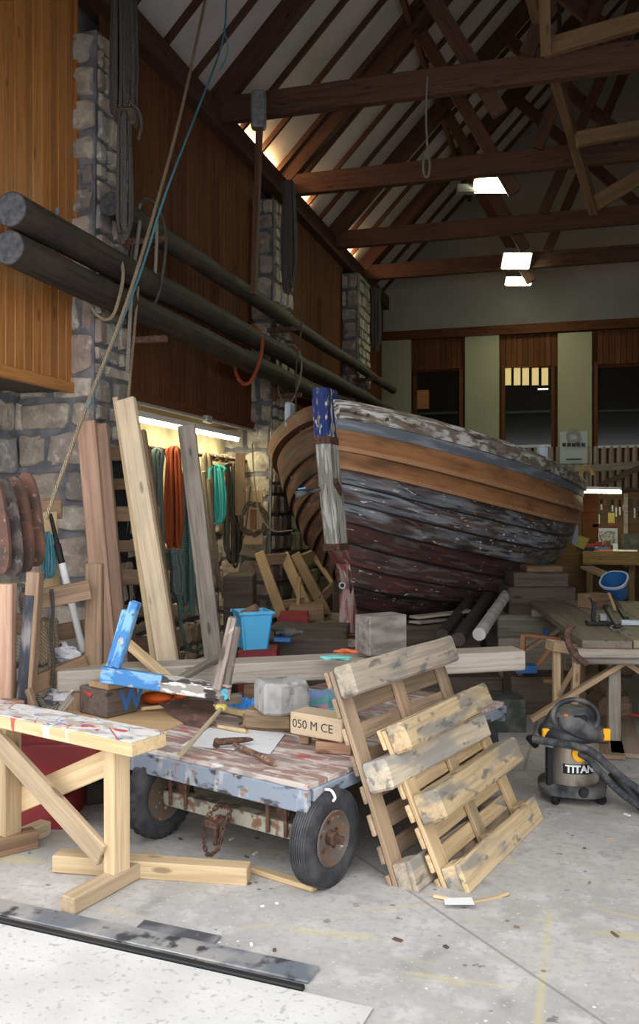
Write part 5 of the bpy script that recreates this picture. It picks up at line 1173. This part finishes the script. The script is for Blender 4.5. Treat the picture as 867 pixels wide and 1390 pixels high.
MB().beam(at_d(326, 615, 9.0), at_d(326, 700, 9.0), .10, .03, up=W(0, -1, 0)).build('batten', 'brown', None, label='brown batten upright beside the second stone pillar', cat='batten')
# far-left hanging oval boards
for k, (px, py, lab) in enumerate(((47, 705, 'rightmost of the row'), (32, 712, 'second from the right'), (16, 716, 'third from the right, greyish'), (0, 712, 'cut off by the left frame edge'))):
    d = 5.05 - k * .09; c = at_d(px - 8, py, d); ax = W(.93, -.36, 0).normalized(); pts = []
    for i in range(28):
        th = 2 * PI * i / 28; x = math.copysign(abs(math.cos(th)) ** .7, math.cos(th)) * .085; z = math.copysign(abs(math.sin(th)) ** .8, math.sin(th)) * .27
        pts.append(c + ax * (x * (1 - z * .5) - z * -.11 * -1) + V((0, 0, z)))
    nrm = V((-ax.y, ax.x, 0)); MB().prism(pts, nrm * .022).build('oval_board', 'oval_grey' if k == 2 else 'oval_brown', None, label='flat oval brown board hanging on the left rack, ' + lab, cat='board')
for px0, py0, px1, py1, d0, d1, w, h, m, lab, nm in (
    (4, 1090, 6, 792, 4.8, 4.8, .11, .09, 'red_pale', 'stout pale post of the rack at the left frame edge', 'post'),
    (26, 1092, 48, 776, 4.78, 4.85, .075, .09, 'brown_mid', 'brown rack post with worn black paint, second from the left', 'post'),
    (128, 1050, 128, 765, 5.15, 5.2, .10, .07, 'brown_mid', 'short brown rack post beside the black and white pole', 'post'),
):
    mb = MB(); a = at_d(px0, py0, d0); a.z = 0; b = at_d(px1, py1, d1); mb.beam(a, b, w, h, up=W(0, -1, 0), n=3, c=.006); o = mb.build('rack_post', m, None, label=lab, cat='post')
    if 'black' in lab and 'second' in lab:
        MB().beam(a.lerp(b, .25) + W(-.012, -h / 2 - .002, 0), a.lerp(b, .9) + W(-.012, -h / 2 - .002, 0), .055, .004, up=W(0, -1, 0)).build('paint_patch', 'black_paint_worn', o, label='black worn paint')
for (x0, y0, d0, x1, y1, d1, w, h, m, lab) in (
    (30, 818, 4.95, 122, 800, 5.1, .05, .11, 'brown_mid', 'upper cross rail of the left rack with a rope tied round it'),
    (12, 845, 4.86, 32, 848, 4.9, .06, .11, 'brown_mid', 'short stub rail between the two leftmost rack posts'),
    (14, 942, 4.9, 118, 900, 5.12, .05, .10, 'brown', 'lower cross rail of the left rack'),
    (2, 955, 4.75, 34, 958, 4.76, .06, .06, 'brown_mid', 'short low stub rail at the left frame edge'),
    (60, 862, 5.35, 125, 850, 5.4, .03, .10, 'brown', 'dark board behind the rack at mid height'),
    (40, 690, 5.55, 84, 690, 5.55, .03, .13, 'brown', 'dark brown cross rail high behind the coiled string'),
):
    MB().beam(at_d(x0, y0, d0), at_d(x1, y1, d1), w, h, c=.005, n=2).build('rack_rail', m, None, label=lab, cat='rail')
MB().beam(at_d(62, 695, 5.5), at_d(66, 800, 5.5), .14, .02, up=W(0, -1, 0)).build('drilled_board', 'plywood', None, label='tan board with holes hanging behind the teal string', cat='board')
tl = MB(); c = at_d(64, 755, 5.4)
for k in range(5): tl.tube([c + W(.035 * math.cos(th) * (1 + .3 * math.sin(k * 2 + th)), .01 * k, .09 * math.sin(th) - .012 * k) for th in [2 * PI * i / 18 for i in range(19)]], .006, 6)
hank('string_bundle', 'rope_blue', 'tangled teal string hanging over the drilled board', 64, 722, 790, 5.38, 20, 5, .006, .02, seed=21)
pw = thing('boat_pole', 'slanting pole with a black upper half and a white lower half standing behind the rack', 'pole', at_d(117, 892, 5.3))
ta, tb2, tc = at_d(68, 697, 5.42), at_d(84, 765, 5.38), at_d(115, 892, 5.32)
MB().tube([ta, ta.lerp(tb2, .05), ta.lerp(tb2, .6), ta.lerp(tb2, .62), tb2], .018, 14, rr=[.008, .012, .015, .021, .020]).build('black_half', 'black', pw, smooth=True); MB().tube([tb2, tc], .022, 14).build('white_half', 'white', pw, smooth=True)
for k, (px, yt, yb, w_, d, m, lab) in enumerate(((22, 795, 905, 30, 5.15, 'rope_grey', 'thick grey rope coil hanging behind the leftmost rack posts'), (62, 840, 905, 26, 5.2, 'rope_tan', 'tan three-strand rope loop hanging in the middle of the rack'))):
    hank('rope_hank', m, lab, px, yt, yb, d, w_, 6, .017, .08, seed=40 + k)
strand('rope_end', 'rope_dark', [at_d(70, 800, 4.98), at_d(72, 830, 4.97), at_d(69, 860, 4.97), at_d(72, 900, 4.97), at_d(70, 930, 4.97)], .010, 'dark tarred rope end hanging off the upper rack rail')
strand('rope_end', 'rope_tan', [at_d(38, 655, 5.2), at_d(42, 700, 5.25), at_d(50, 740, 5.3), at_d(52, 800, 5.3)], .014, 'tan rope hanging just right of the oval boards')
strand('rope_floor', 'rope_grey', [at_d(50, 945, 5.0), at_d(65, 962, 4.95), at_d(85, 955, 5.0), at_d(75, 935, 5.05)], .017, 'grey rope lying in a loop behind the trestle board')
mb = MB(); mb.blob(at_d(90, 888, 5.22), .09, .04, .05, amp=.5, sc=4, seed=3); mb.build('white_wadding', 'white_cloth', None, smooth=True, label='frayed white wadding heaped on the lower rack rail', cat='cloth')
mb = MB(); mb.blob(at_d(82, 945, 5.0), .07, .04, .04, amp=.5, sc=4, seed=8); mb.build('crumpled_sheet', 'white_cloth', None, smooth=True, label='crumpled white sheet low in the rack behind the trestle board', cat='cloth')
MB().beam(at_d(55, 985, 4.72), at_d(38, 935, 4.74), .035, .03).build('batten', 'brown_mid', None, label='small slanting batten in front of the black painted rack post', cat='batten')
MB().beam(at_d(72, 978, 4.8), at_d(98, 945, 4.85), .04, .03).build('batten', 'plank_grey', None, label='small slanting batten left of the grimy crate', cat='batten')
# ------------------------------------------------------------------ pile behind the cart
def blk(px0, px1, yt, yb, d, dep, m, lab, name='timber', cat='timber', toz=None, n=2, rot=0., c=.008):
    a = at_d(px0, yb, d); b = at_d(px1, yb, d); z1 = at_d(0, yt, d).z; z0 = toz if toz is not None else a.z
    R = Matrix.Rotation(rot, 3, 'Z'); ax = R @ (b - a).normalized(); f = V((-ax.y, ax.x, 0)); m_ = (a + b) / 2; h = (b - a).length / 2; ctr = V((m_.x, m_.y, (z0 + z1) / 2)) + W(0, 1, 0) * dep / 2
    return MB().beam(ctr - ax * h, ctr + ax * h, dep, z1 - z0, c=c, n=n, jit=.003).build(name, m, None, label=lab, cat=cat)
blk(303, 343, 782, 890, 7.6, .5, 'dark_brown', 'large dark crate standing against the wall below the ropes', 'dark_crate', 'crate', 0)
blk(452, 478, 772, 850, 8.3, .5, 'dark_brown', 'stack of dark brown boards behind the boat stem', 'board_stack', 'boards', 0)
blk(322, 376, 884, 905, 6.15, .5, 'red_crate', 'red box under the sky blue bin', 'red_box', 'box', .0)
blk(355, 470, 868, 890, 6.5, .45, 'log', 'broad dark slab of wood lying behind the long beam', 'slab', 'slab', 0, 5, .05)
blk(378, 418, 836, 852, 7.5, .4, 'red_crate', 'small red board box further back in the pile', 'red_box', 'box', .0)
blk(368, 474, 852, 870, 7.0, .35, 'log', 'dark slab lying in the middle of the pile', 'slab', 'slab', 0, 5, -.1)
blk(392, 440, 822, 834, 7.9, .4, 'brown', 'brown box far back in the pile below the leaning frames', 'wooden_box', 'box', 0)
for k in range(30):
    px, py, d = rnd.uniform(385, 478), rnd.uniform(834, 880), 0
    d = 6.6 + (880 - py) / 46 * 1.6; zt = at_d(px, py, d)
    a = zt; an = rnd.uniform(-.7, .7); ln = rnd.uniform(.15, .4); ax = W(math.cos(an), math.sin(an), rnd.uniform(-.05, .12))
    MB().beam(a - ax * ln / 2, a + ax * ln / 2, rnd.uniform(.03, .08), rnd.uniform(.015, .04)).build('wood_scrap', rnd.choice(['brown', 'plank_grey', 'brown_mid', 'dark_brown', 'log', 'pine_grey2']), None, label='small broken wood scrap in the heap between the blue bin and the boat stem', cat='scrap', group='wood scraps heaped before the boat stem')
t = thing('bin', 'sky blue square plastic bin standing behind the long beam', 'bin', at_d(342, 886, 6.3))
c0 = at_d(343, 884, 6.3); c0.z = at_d(343, 884, 6.15).z + .0; rot = YAW + .35
def sq(w_, z, cut=.012):
    p = []; 
    for sx, sy in ((1, 1), (-1, 1), (-1, -1), (1, -1)):
        for k in (0, 1):
            u, v = (w_ - (cut if k == (0 if sx * sy > 0 else 1) else 0)) , (w_ - (cut if k == (1 if sx * sy > 0 else 0) else 0))
            p.append(c0 + Matrix.Rotation(rot, 3, 'Z') @ V((sx * u, sy * v, 0)) + V((0, 0, z)))
    return p
zb_ = .02; hb_ = .27
rings = [sq(.085, 0), sq(.115, hb_), sq(.13, hb_), sq(.13, hb_ - .018), sq(.118, hb_ - .018)]
mb = MB(); rings = [sq(.0, 0.0, 0), sq(.09, 0), sq(.118, hb_ - .02), sq(.133, hb_ - .02), sq(.133, hb_), sq(.12, hb_), sq(.088, .01), sq(.0, .01, 0)]
mb.loft(rings, [[p - c0 for p in r] for r in rings], cap=False); mb.build('body', 'bin_blue', t, smooth=False)
MB().tube([c0 + W(-.10, .06, .22), c0 + W(.03, .02, .285)], .03, 12).build('wood_stub', 'brown', None, smooth=True, label='brown round wood stub poking out of the sky blue bin', cat='stub')
dr = thing('power_drill', 'dark cordless drill lying on its side right of the blue bin', 'drill', at_d(390, 866, 6.35))
a, b = at_d(373, 860, 6.3), at_d(410, 858, 6.35); MB().lathe([(.0, 0), (.03, 0), (.035, .01), (.035, .10), (.03, .11), (.028, .14), (.018, .16), (.016, .2), (.0, .2)], a, b - a, 18).build('body', 'black_plastic', dr, smooth=True); MB().beam(a + W(.04, 0, 0), a + W(.02, -.05, -.03), .035, .03).build('grip', 'black', dr); MB().beam(a + W(.0, -.06, -.03), a + W(.12, -.07, -.035), .07, .03).build('battery', 'blue_dark', dr)
# leaning pale frames in the pile
for k, (x0, y0, x1, y1, x2, y2, x3, y3, d, m, lab) in enumerate(((352, 750, 384, 840, 385, 752, 418, 828, 8.2, 'pine_dull', 'nearer pale wooden frame leaning in the dark behind the pile'), (401, 752, 442, 830, 425, 748, 462, 800, 8.7, 'pine_dull', 'farther pale wooden frame leaning in the dark beside the boat stem'))):
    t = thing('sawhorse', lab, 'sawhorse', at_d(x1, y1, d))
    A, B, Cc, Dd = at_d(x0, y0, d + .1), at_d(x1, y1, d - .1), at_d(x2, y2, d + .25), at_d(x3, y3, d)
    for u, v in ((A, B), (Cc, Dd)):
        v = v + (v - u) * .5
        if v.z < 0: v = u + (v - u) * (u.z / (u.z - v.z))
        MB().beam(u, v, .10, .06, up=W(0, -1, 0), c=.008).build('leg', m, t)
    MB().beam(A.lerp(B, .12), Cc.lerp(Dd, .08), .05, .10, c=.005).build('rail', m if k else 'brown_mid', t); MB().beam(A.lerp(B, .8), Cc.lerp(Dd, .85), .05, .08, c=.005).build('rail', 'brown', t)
plank('batten', at_d(404, 825, 8.0), at_d(407, 783, 8.1), .03, .02, 'pine_dull', 'short thin upright batten in front of the leaning frames', 'batten')
# ------------------------------------------------------------------ right: plank bench, small stool, frames, floor boards
bn = thing('plank_bench', 'work bench of thick old planks on crossed pine braces at the right edge', 'bench', at_d(850, 1000, 6.9))
BZ = .74
q0 = at_z(790, 868, BZ); q1 = at_z(902, 876, BZ); q0.z = q1.z = BZ; wv = (q1 - q0); wv.z = 0; ln = W(.10, .995, 0)
wv = W(1, -.06, 0)
for k in range(5):
    o_ = q0 + wv * (.16 + k * .33); 
    MB().beam(o_ + V((0, 0, -.03)) + ln * rnd.uniform(-.03, .03), o_ + ln * 2.5 + V((0, 0, -.03)), .32, .055, c=.006, n=3, jit=.002).build('plank', 'bench_top', bn)
MB().beam(q0 + wv * -.03 + V((0, 0, -.09)) + ln * .03, q0 + wv * 1.75 + V((0, 0, -.09)) + ln * .03, .09, .06, c=.008).build('rail', 'pine_grey', bn)
MB().beam(q0 + wv * -.04 + V((0, 0, -.145)) + ln * .10, q0 + wv * 1.75 + V((0, 0, -.145)) + ln * .10, .12, .05, c=.008).build('rail', 'plank_grey', bn)
MB().beam(q0 + wv * -.02 + V((0, 0, -.10)) + ln * 2.3, q0 + wv * 1.75 + V((0, 0, -.10)) + ln * 2.3, .09, .07).build('rail', 'plank_grey', bn)
for y_ in (.16, 2.2):
    c = q0 + wv * .31 + ln * y_; c.z = BZ - .17
    a = c - wv * .50; a.z = .25; b = c + wv * .50; b.z = .25
    a2 = c - wv * .75; a2.z = 0; MB().beam(c, c - wv * .62 + V((0, 0, -.40)), .035, .07, up=ln).build('brace', 'pine_bench', bn); MB().beam(c, c + wv * .75 + V((0, 0, -.50)), .035, .07, up=ln).build('brace', 'pine_bench', bn)
    for u in (-.05, 1.0): e = q0 + wv * (u + .30) + ln * (y_ + .05); MB().beam(V((e.x, e.y, 0)), V((e.x, e.y, BZ - .12)), .08, .07, up=ln).build('leg', 'plank_grey', bn)
fc = at_d(788, 845, 7.2)
tc_ = thing('bench_clamp', 'rusty clamp fixed on the left corner of the plank bench', 'clamp', q0 + V((0, 0, 0)))
MB().tube(bez([q0 + W(-.05, .02, .10), q0 + W(-.09, .02, .05), q0 + W(-.08, .0, -.05), q0 + W(-.03, -.02, -.12), q0 + W(.02, -.03, -.16)], 16), .022, 10).build('jaw', 'rust', tc_, smooth=True)
tv = thing('scissor_jack', 'small dark metal vice standing on the plank bench', 'vice', at_z(808, 845, BZ))
p = at_z(812, 848, BZ + .002); MB().beam(p + W(-.09, 0, .015), p + W(.09, 0, .015), .08, .03).build('foot', 'black_metal', tv); MB().beam(p + W(-.04, 0, .03), p + W(-.03, 0, .17), .03, .03, up=W(0, 1, 0)).build('jaw', 'black_metal', tv); MB().beam(p + W(.03, 0, .03), p + W(.03, 0, .08), .05, .05, up=W(0, 1, 0)).build('jaw', 'galv', tv); MB().tube([p + W(-.02, 0, .12), p + W(-.07, -.02, .20)], .008, 8).build('screw', 'black_metal', tv)
for k, (x0, y0, x1, y1, lab) in enumerate(((838, 850, 815, 812, 'left dark steel bar lying along the bench'), (850, 840, 828, 808, 'right dark steel bar lying along the bench'))):
    plank('metal_bar', at_z(x0, y0, BZ + .015), at_z(x1, y1, BZ + .015), .04, .03, 'black_metal', lab, 'bar')
MB().box(at_z(856, 845, BZ + .02), .14, .06, .035, YAW - .2).build('small_box', 'poster', None, label='small pale box on the bench near the right edge', cat='box')
MB().tube(bez([at_z(828, 852, BZ + .008), at_z(838, 848, BZ + .008), at_z(848, 852, BZ + .008), at_z(835, 856, BZ + .008), at_z(828, 852, BZ + .008)], 16), .006, 6).build('wire_loop', 'galv', None, label='loop of pale wire on the bench', cat='wire')
p = at_z(835, 812, BZ); tub = thing('paint_tub', 'blue plastic tub tipped towards the door on the far end of the bench', 'tub', p)
axd = W(-.35, -.45, .8).normalized(); pc = p + W(0, .0, .12)
MB().lathe([(.0, -.12), (.09, -.12), (.12, .06), (.128, .06), (.128, .075), (.114, .075), (.085, -.105), (.0, -.105)], pc, axd, 4 * 6, mod=lambda th, r, z: 1 + .09 * abs(math.sin(2 * th)), ref=(0, 0, 1)).build('body', 'blue_dark', tub, smooth=True)
MB().lathe([(.119, .055), (.131, .055), (.131, .078), (.116, .078)], pc, axd, 24, mod=lambda th, r, z: 1 + .09 * abs(math.sin(2 * th)), ref=(0, 0, 1)).build('rim', 'fender', tub, smooth=True)
MB().beam(at_z(835, 828, BZ + .02), at_z(826, 805, BZ + .14), .025, .015).build('paint_stirrer', 'pine_dull', None, label='wooden stirring stick leaning in the blue tub', cat='stick')
MB().box(at_z(805, 815, BZ + .06), .22, .16, .12, YAW + .5).build('wooden_box', 'brown', None, label='brown wooden box on the far left end of the bench', cat='box')
MB().beam(at_d(796, 770, 9.3), at_d(828, 783, 8.7), .14, .03).build('board_offcut', 'plywood', None, label='pale yellow board sticking up at the far end of the bench', cat='offcut')
sg = thing('stool', 'small pine trestle stool with a paint-splashed top left of the plank bench', 'stool', at_z(765, 1000, 0))
a, b = at_d(746, 876, 6.15), at_d(788, 882, 6.2); MB().beam(a, b, .14, .07, c=.005).build('top', 'pine_bench', sg); MB().beam(a + V((0, 0, .037)), b + V((0, 0, .037)), .13, .004, c=.001).build('paint_layer', 'splat', sg)
for x0, dd, x1 in ((755, 0, 755), (783, .0, 776), (760, .35, 758), (788, .35, 790)):
    t_ = at_d(x0, 884, 6.15 + dd); g_ = at_d(x1, 884, 6.15 + dd); g_.z = 0; MB().beam(g_, t_, .05, .05, up=W(0, 1, 0), c=.004).build('leg', 'pine_bench' if dd == 0 else 'brown', sg)
MB().beam(at_d(757, 945, 6.13), at_d(780, 905, 6.15), .03, .03).build('brace', 'pine_bench', sg)
of = thing('open_frame', 'orange brown open wooden frame standing in front of the timber stack', 'frame', at_d(730, 925, 6.9))
fr_ = [at_d(706, 922, 6.9), at_d(710, 862, 7.0), at_d(762, 868, 6.9), at_d(757, 925, 6.85)]
for i in range(4): MB().beam(fr_[i], fr_[(i + 1) % 4], .04, .03).build('rail', 'orange_wood', of)
MB().beam(at_d(728, 905, 6.88), at_d(752, 873, 6.88), .04, .03).build('brace', 'orange_wood', of)
MB().box(W(lpx(733, 6.95), 7.0, .15), .5, .3, .29, YAW).build('support_box', 'dark_brown', None, label='dark low box under the orange brown open frame', cat='box')
for px, py, d, lab in ((712, 907, 6.75, 'small blue plastic tray beside the open wooden frame'),):
    MB().box(at_d(px, py, d), .16, .12, .06, YAW).build('blue_tray', 'blue_dark', None, label=lab, cat='tray')
MB().box(at_d(740, 858, 7.9), .04, .04, .06, YAW).build('blue_tin', 'blue_dark', None, label='small blue tin on the pale bottom timber of the stack', cat='tin')
for (x0, y0, x1, y1, w_, h_, m, lab, z) in ((826, 1028, 800, 905, .17, .03, 'brown_mid', 'dark board lying on the floor under the plank bench', .018), (846, 1026, 826, 940, .19, .03, 'plank_tan', 'pale tan board lying on the floor beside the dark board', .018)):
    plank('floor_board', at_z(x0 + 4, y0, z), at_z(x1 + 10, y1, z), w_, h_, m, lab, 'board')
MB().tube([at_z(822, 966, .045), at_z(872, 972, .045)], .012, 8).build('red_rod', 'red', None, label='thin red rod lying across the floor boards at the right', cat='rod')
for k, (px, py, lab) in enumerate(((826, 962, 'rough round log end under the bench, nearest the door'), (818, 935, 'second rough log end under the bench'), (836, 905, 'long rough log lying under the bench at the back'))):
    c = at_z(px, py + 12, .0); MB().beam(c + W(-.12, 0, .09), c + W(.14, .03, .09), .3, .17, c=.04, n=3, jit=.008).build('log_block', 'brown_mid', None, label=lab, cat='log')
MB().beam(at_z(770, 1000, .012), at_z(796, 968, .012), .16, .022).build('floor_offcut', 'brown', None, label='reddish brown board end on the floor behind the vacuum', cat='board')
plank('floor_timber', at_z(600, 965, .05), at_z(700, 950, .05), .1, .09, 'plank_grey', 'grey timber on the floor behind the pallets and the green toolbox', 'timber')
mb = MB(); mb.box(at_z(668, 952, .04), .25, .2, .07, YAW + .3); mb.build('blue_sheet', 'fender', None, label='pale blue grey folded sheet on the floor between the pallet and the stool', cat='sheet')
# ------------------------------------------------------------------ workshop corner at the back right
YW = 14.6
def wq(px, py, off=0.): return at_Y(px, py, YW - off)
def wrect(x0, y0, x1, y1, dep, off, m, name, lab=None, cat=None, parent=None, kind=None):
    a = wq(x0, y1, off); b = wq(x1, y0, off); mb = MB().beam((a.x, YW - off - dep / 2, (a.z + b.z) / 2), (b.x, YW - off - dep / 2, (a.z + b.z) / 2), dep, abs(b.z - a.z), c=.003)
    return mb.build(name, m, parent, label=lab, cat=cat, kind=kind)
wrect(745, 668, 930, 840, .04, 0, 'peg_wood', 'wall_back_5', kind='structure')
wrect(790, 672, 812, 760, .03, .05, 'clad_in', 'trim_19', kind='structure')
wrect(846, 670, 852, 770, .05, .05, 'plank_grey', 'trim_20', kind='structure')
ft = thing('fluorescent_light', 'lit fluorescent tube over the back workbench at the right', 'light', wq(816, 667, 1.2))
a, b = wq(788, 667, 1.2), wq(843, 668, 1.2); MB().tube([a, b], .022, 12).build('tube', 'tube_on', ft, smooth=True); MB().beam(a + V((0, 0, .05)), b + V((0, 0, .05)), .10, .04).build('housing', 'white', ft)
la = bpy.data.lights.new('l', 'AREA'); la.shape = 'RECTANGLE'; la.size = .7; la.size_y = .05; la.energy = 2.5; la.color = (1, .9, .55)
lo = bpy.data.objects.new('bench_lamp', la); C.objects.link(lo); lo.location = (a + b) / 2 - V((0, 0, .04))
wbn = thing('workbench', 'long dark timber workbench under the back tool wall', 'workbench', wq(820, 800, .5))
z_ = .93; a = wq(790, 757, .45); b = wq(940, 757, .45); a.z = b.z = z_; MB().beam(a, b, .75, .06).build('top', 'bench_back', wbn)
MB().beam(a + V((0, -.36, -.10)), b + V((0, -.36, -.10)), .04, .14).build('apron', 'bench_back', wbn)
for px in (800, 857, 905): p = wq(px, 757, .75); MB().beam((p.x, p.y, 0), (p.x, p.y, z_ - .03), .09, .09, up=(0, 1, 0)).build('leg', 'bench_back', wbn)
def onb(px, off, w, dp, h, m, name, lab, cat, rot=0.): p = wq(px, 700, off); return MB().box((p.x, YW - off, z_ + .031 + h / 2), w, dp, h, rot).build(name, m, None, label=lab, cat=cat)
onb(800, .5, .16, .12, .10, 'red_crate', 'red_tin', 'small red tin on the left of the back workbench', 'tin')
onb(806, .5, .1, .08, .05, 'white_cloth', 'white_tub', 'small white tub on the back workbench beside the red tin', 'tub')
onb(812, .3, .12, .1, .12, 'red_crate', 'red_box', 'red and white carton on the back workbench', 'box')
onb(818, .62, .22, .1, .05, 'blue_dark', 'hand_plane', 'dark blue tool on the back workbench', 'tool')
onb(824, .45, .1, .1, .14, 'rust', 'rust_tin', 'rust brown tin below the pinned photograph', 'tin')
onb(835, .5, .07, .07, .10, 'poster', 'jar', 'pale jar right of the rust brown tin', 'jar')
onb(848, .72, .34, .12, .02, 'white', 'white_tray', 'flat white tray on the front edge of the back workbench', 'tray')
onb(862, .4, .4, .2, .25, 'dark_green', 'green_box', 'dark green box at the right end of the back workbench', 'box')
onb(794, .75, .25, .12, .06, 'black', 'black_case', 'black case on the front of the back workbench', 'case')
onb(822, .74, .2, .03, .02, 'orange', 'screwdriver', 'orange handled screwdriver on the front of the back workbench', 'screwdriver', .2)
wrect(806, 717, 838, 740, .01, .06, 'poster', 'photo_print', 'framed black and white photograph pinned above the back workbench', 'picture')
wrect(809, 721, 835, 737, .008, .072, 'photo', 'print', None, None, bpy.data.objects['photo_print'])
wrect(803, 698, 814, 712, .01, .06, 'poster', 'notice', 'small pale blue white notice on the back tool wall', 'notice')
wrect(825, 696, 834, 710, .01, .06, 'yellow_dull', 'notice', 'small yellow notice on the back tool wall', 'notice')
wrect(804, 711, 814, 716, .02, .06, 'red_crate', 'red_clip', 'red strip below the pale blue notice', 'strip')
wrect(825, 711, 836, 715, .02, .06, 'red_crate', 'red_clip', 'red strip below the yellow notice', 'strip')
rk = random.Random(5)
for k in range(15):
    px = 796 + k * 5.0; h_ = rk.uniform(12, 26)
    if abs(px - 808) < 3: continue
    p = wq(px, 678, .035); L_ = h_ / F * 14.4; tt = thing('hand_tool', 'small dark hand tool hanging in the row under the back light tube', 'tool', p, group='hand tools hanging on the back wall')
    MB().tube([p, p - V((0, 0, L_ * .45))], .018, 8).build('handle', rk.choice(['brown', 'dark_brown', 'pine_dull', 'black']), tt); MB().beam(p - V((0, 0, L_ * .45)), p - V((0, 0, L_)), .03, .012, up=(0, 1, 0)).build('blade', rk.choice(['galv', 'black_metal', 'rust']), tt)
pa = thing('hanging_sheet', 'yellowed sheet and pale strip hanging beside the boat stern', 'paper', at_d(790, 735, 11.8))
MB().prism([at_d(x, y, 11.8) for x, y in ((786, 727), (800, 731), (792, 746), (779, 740))], W(0, .01, 0)).build('sheet', 'yellow_dull', pa); MB().prism([at_d(x, y, 11.78) for x, y in ((783, 690), (786, 690), (784, 740), (776, 738))], W(0, .01, 0)).build('strip', 'fender', pa)
# poster on the pilaster: life ring emblem over dark lettering bars
po = brect(MB(), 760, 586, 797, 630, .012, .141).build('poster', 'poster', None, label='pale poster with a life ring emblem on the cream pilaster above the boat stern', cat='poster')
c = bw(778, 592, .17); MB().lathe([(.07, -.004), (.13, -.004), (.13, .004), (.07, .004)], c, (0, -1, 0), 24).build('ring_emblem', 'lamp_off', po)
for k in range(5): brect(MB(), 763 + k * 6.4, 602, 768 + k * 6.4, 607, .004, .165).build('lettering', 'ink', po)
brect(MB(), 768, 623, 789, 625, .004, .165).build('lettering', 'ink', po)
# oars / long poles crossing in front of the corrugated strip at the right, rope coil
plank('oar', at_Y(792, 637, 16.35), at_Y(900, 628, 16.35), .05, .13, 'plank_grey', 'grey oar lying level across the corrugated sheet at the right', 'oar')
plank('oar', at_Y(812, 660, 16.3), at_Y(900, 620, 16.3), .05, .10, 'dark_brown', 'dark slanting pole in front of the corrugated sheet', 'pole')
t = MB(); c = at_d(796, 645, 13.2); t.tube([c + W(.09 * math.cos(x), 0, .12 * math.sin(x)) for x in [2 * PI * i / 20 for i in range(15)]], .035, 8); t.build('pale_hook', 'pine_dull', None, smooth=True, label='pale curved rope bight at the stern end of the gunwale', cat='rope')
blk(755, 795, 640, 656, 13.6, .3, 'grey_black', 'dark shelf box behind the stern of the boat', 'shelf_box', 'box')
# ------------------------------------------------------------------ light
sc = bpy.context.scene
w = bpy.data.worlds.new('overcast'); sc.world = w; w.use_nodes = True
bg = w.node_tree.nodes['Background']; bg.inputs[0].default_value = (.97, .98, 1, 1); bg.inputs[1].default_value = 1.0
sc.view_settings.view_transform = 'Standard'; sc.view_settings.exposure = EXPO; sc.view_settings.gamma = 1.0
sc.cycles.use_denoising = True; sc.cycles.max_bounces = 8; sc.cycles.diffuse_bounces = 5
sc.cycles.sample_clamp_indirect = 6
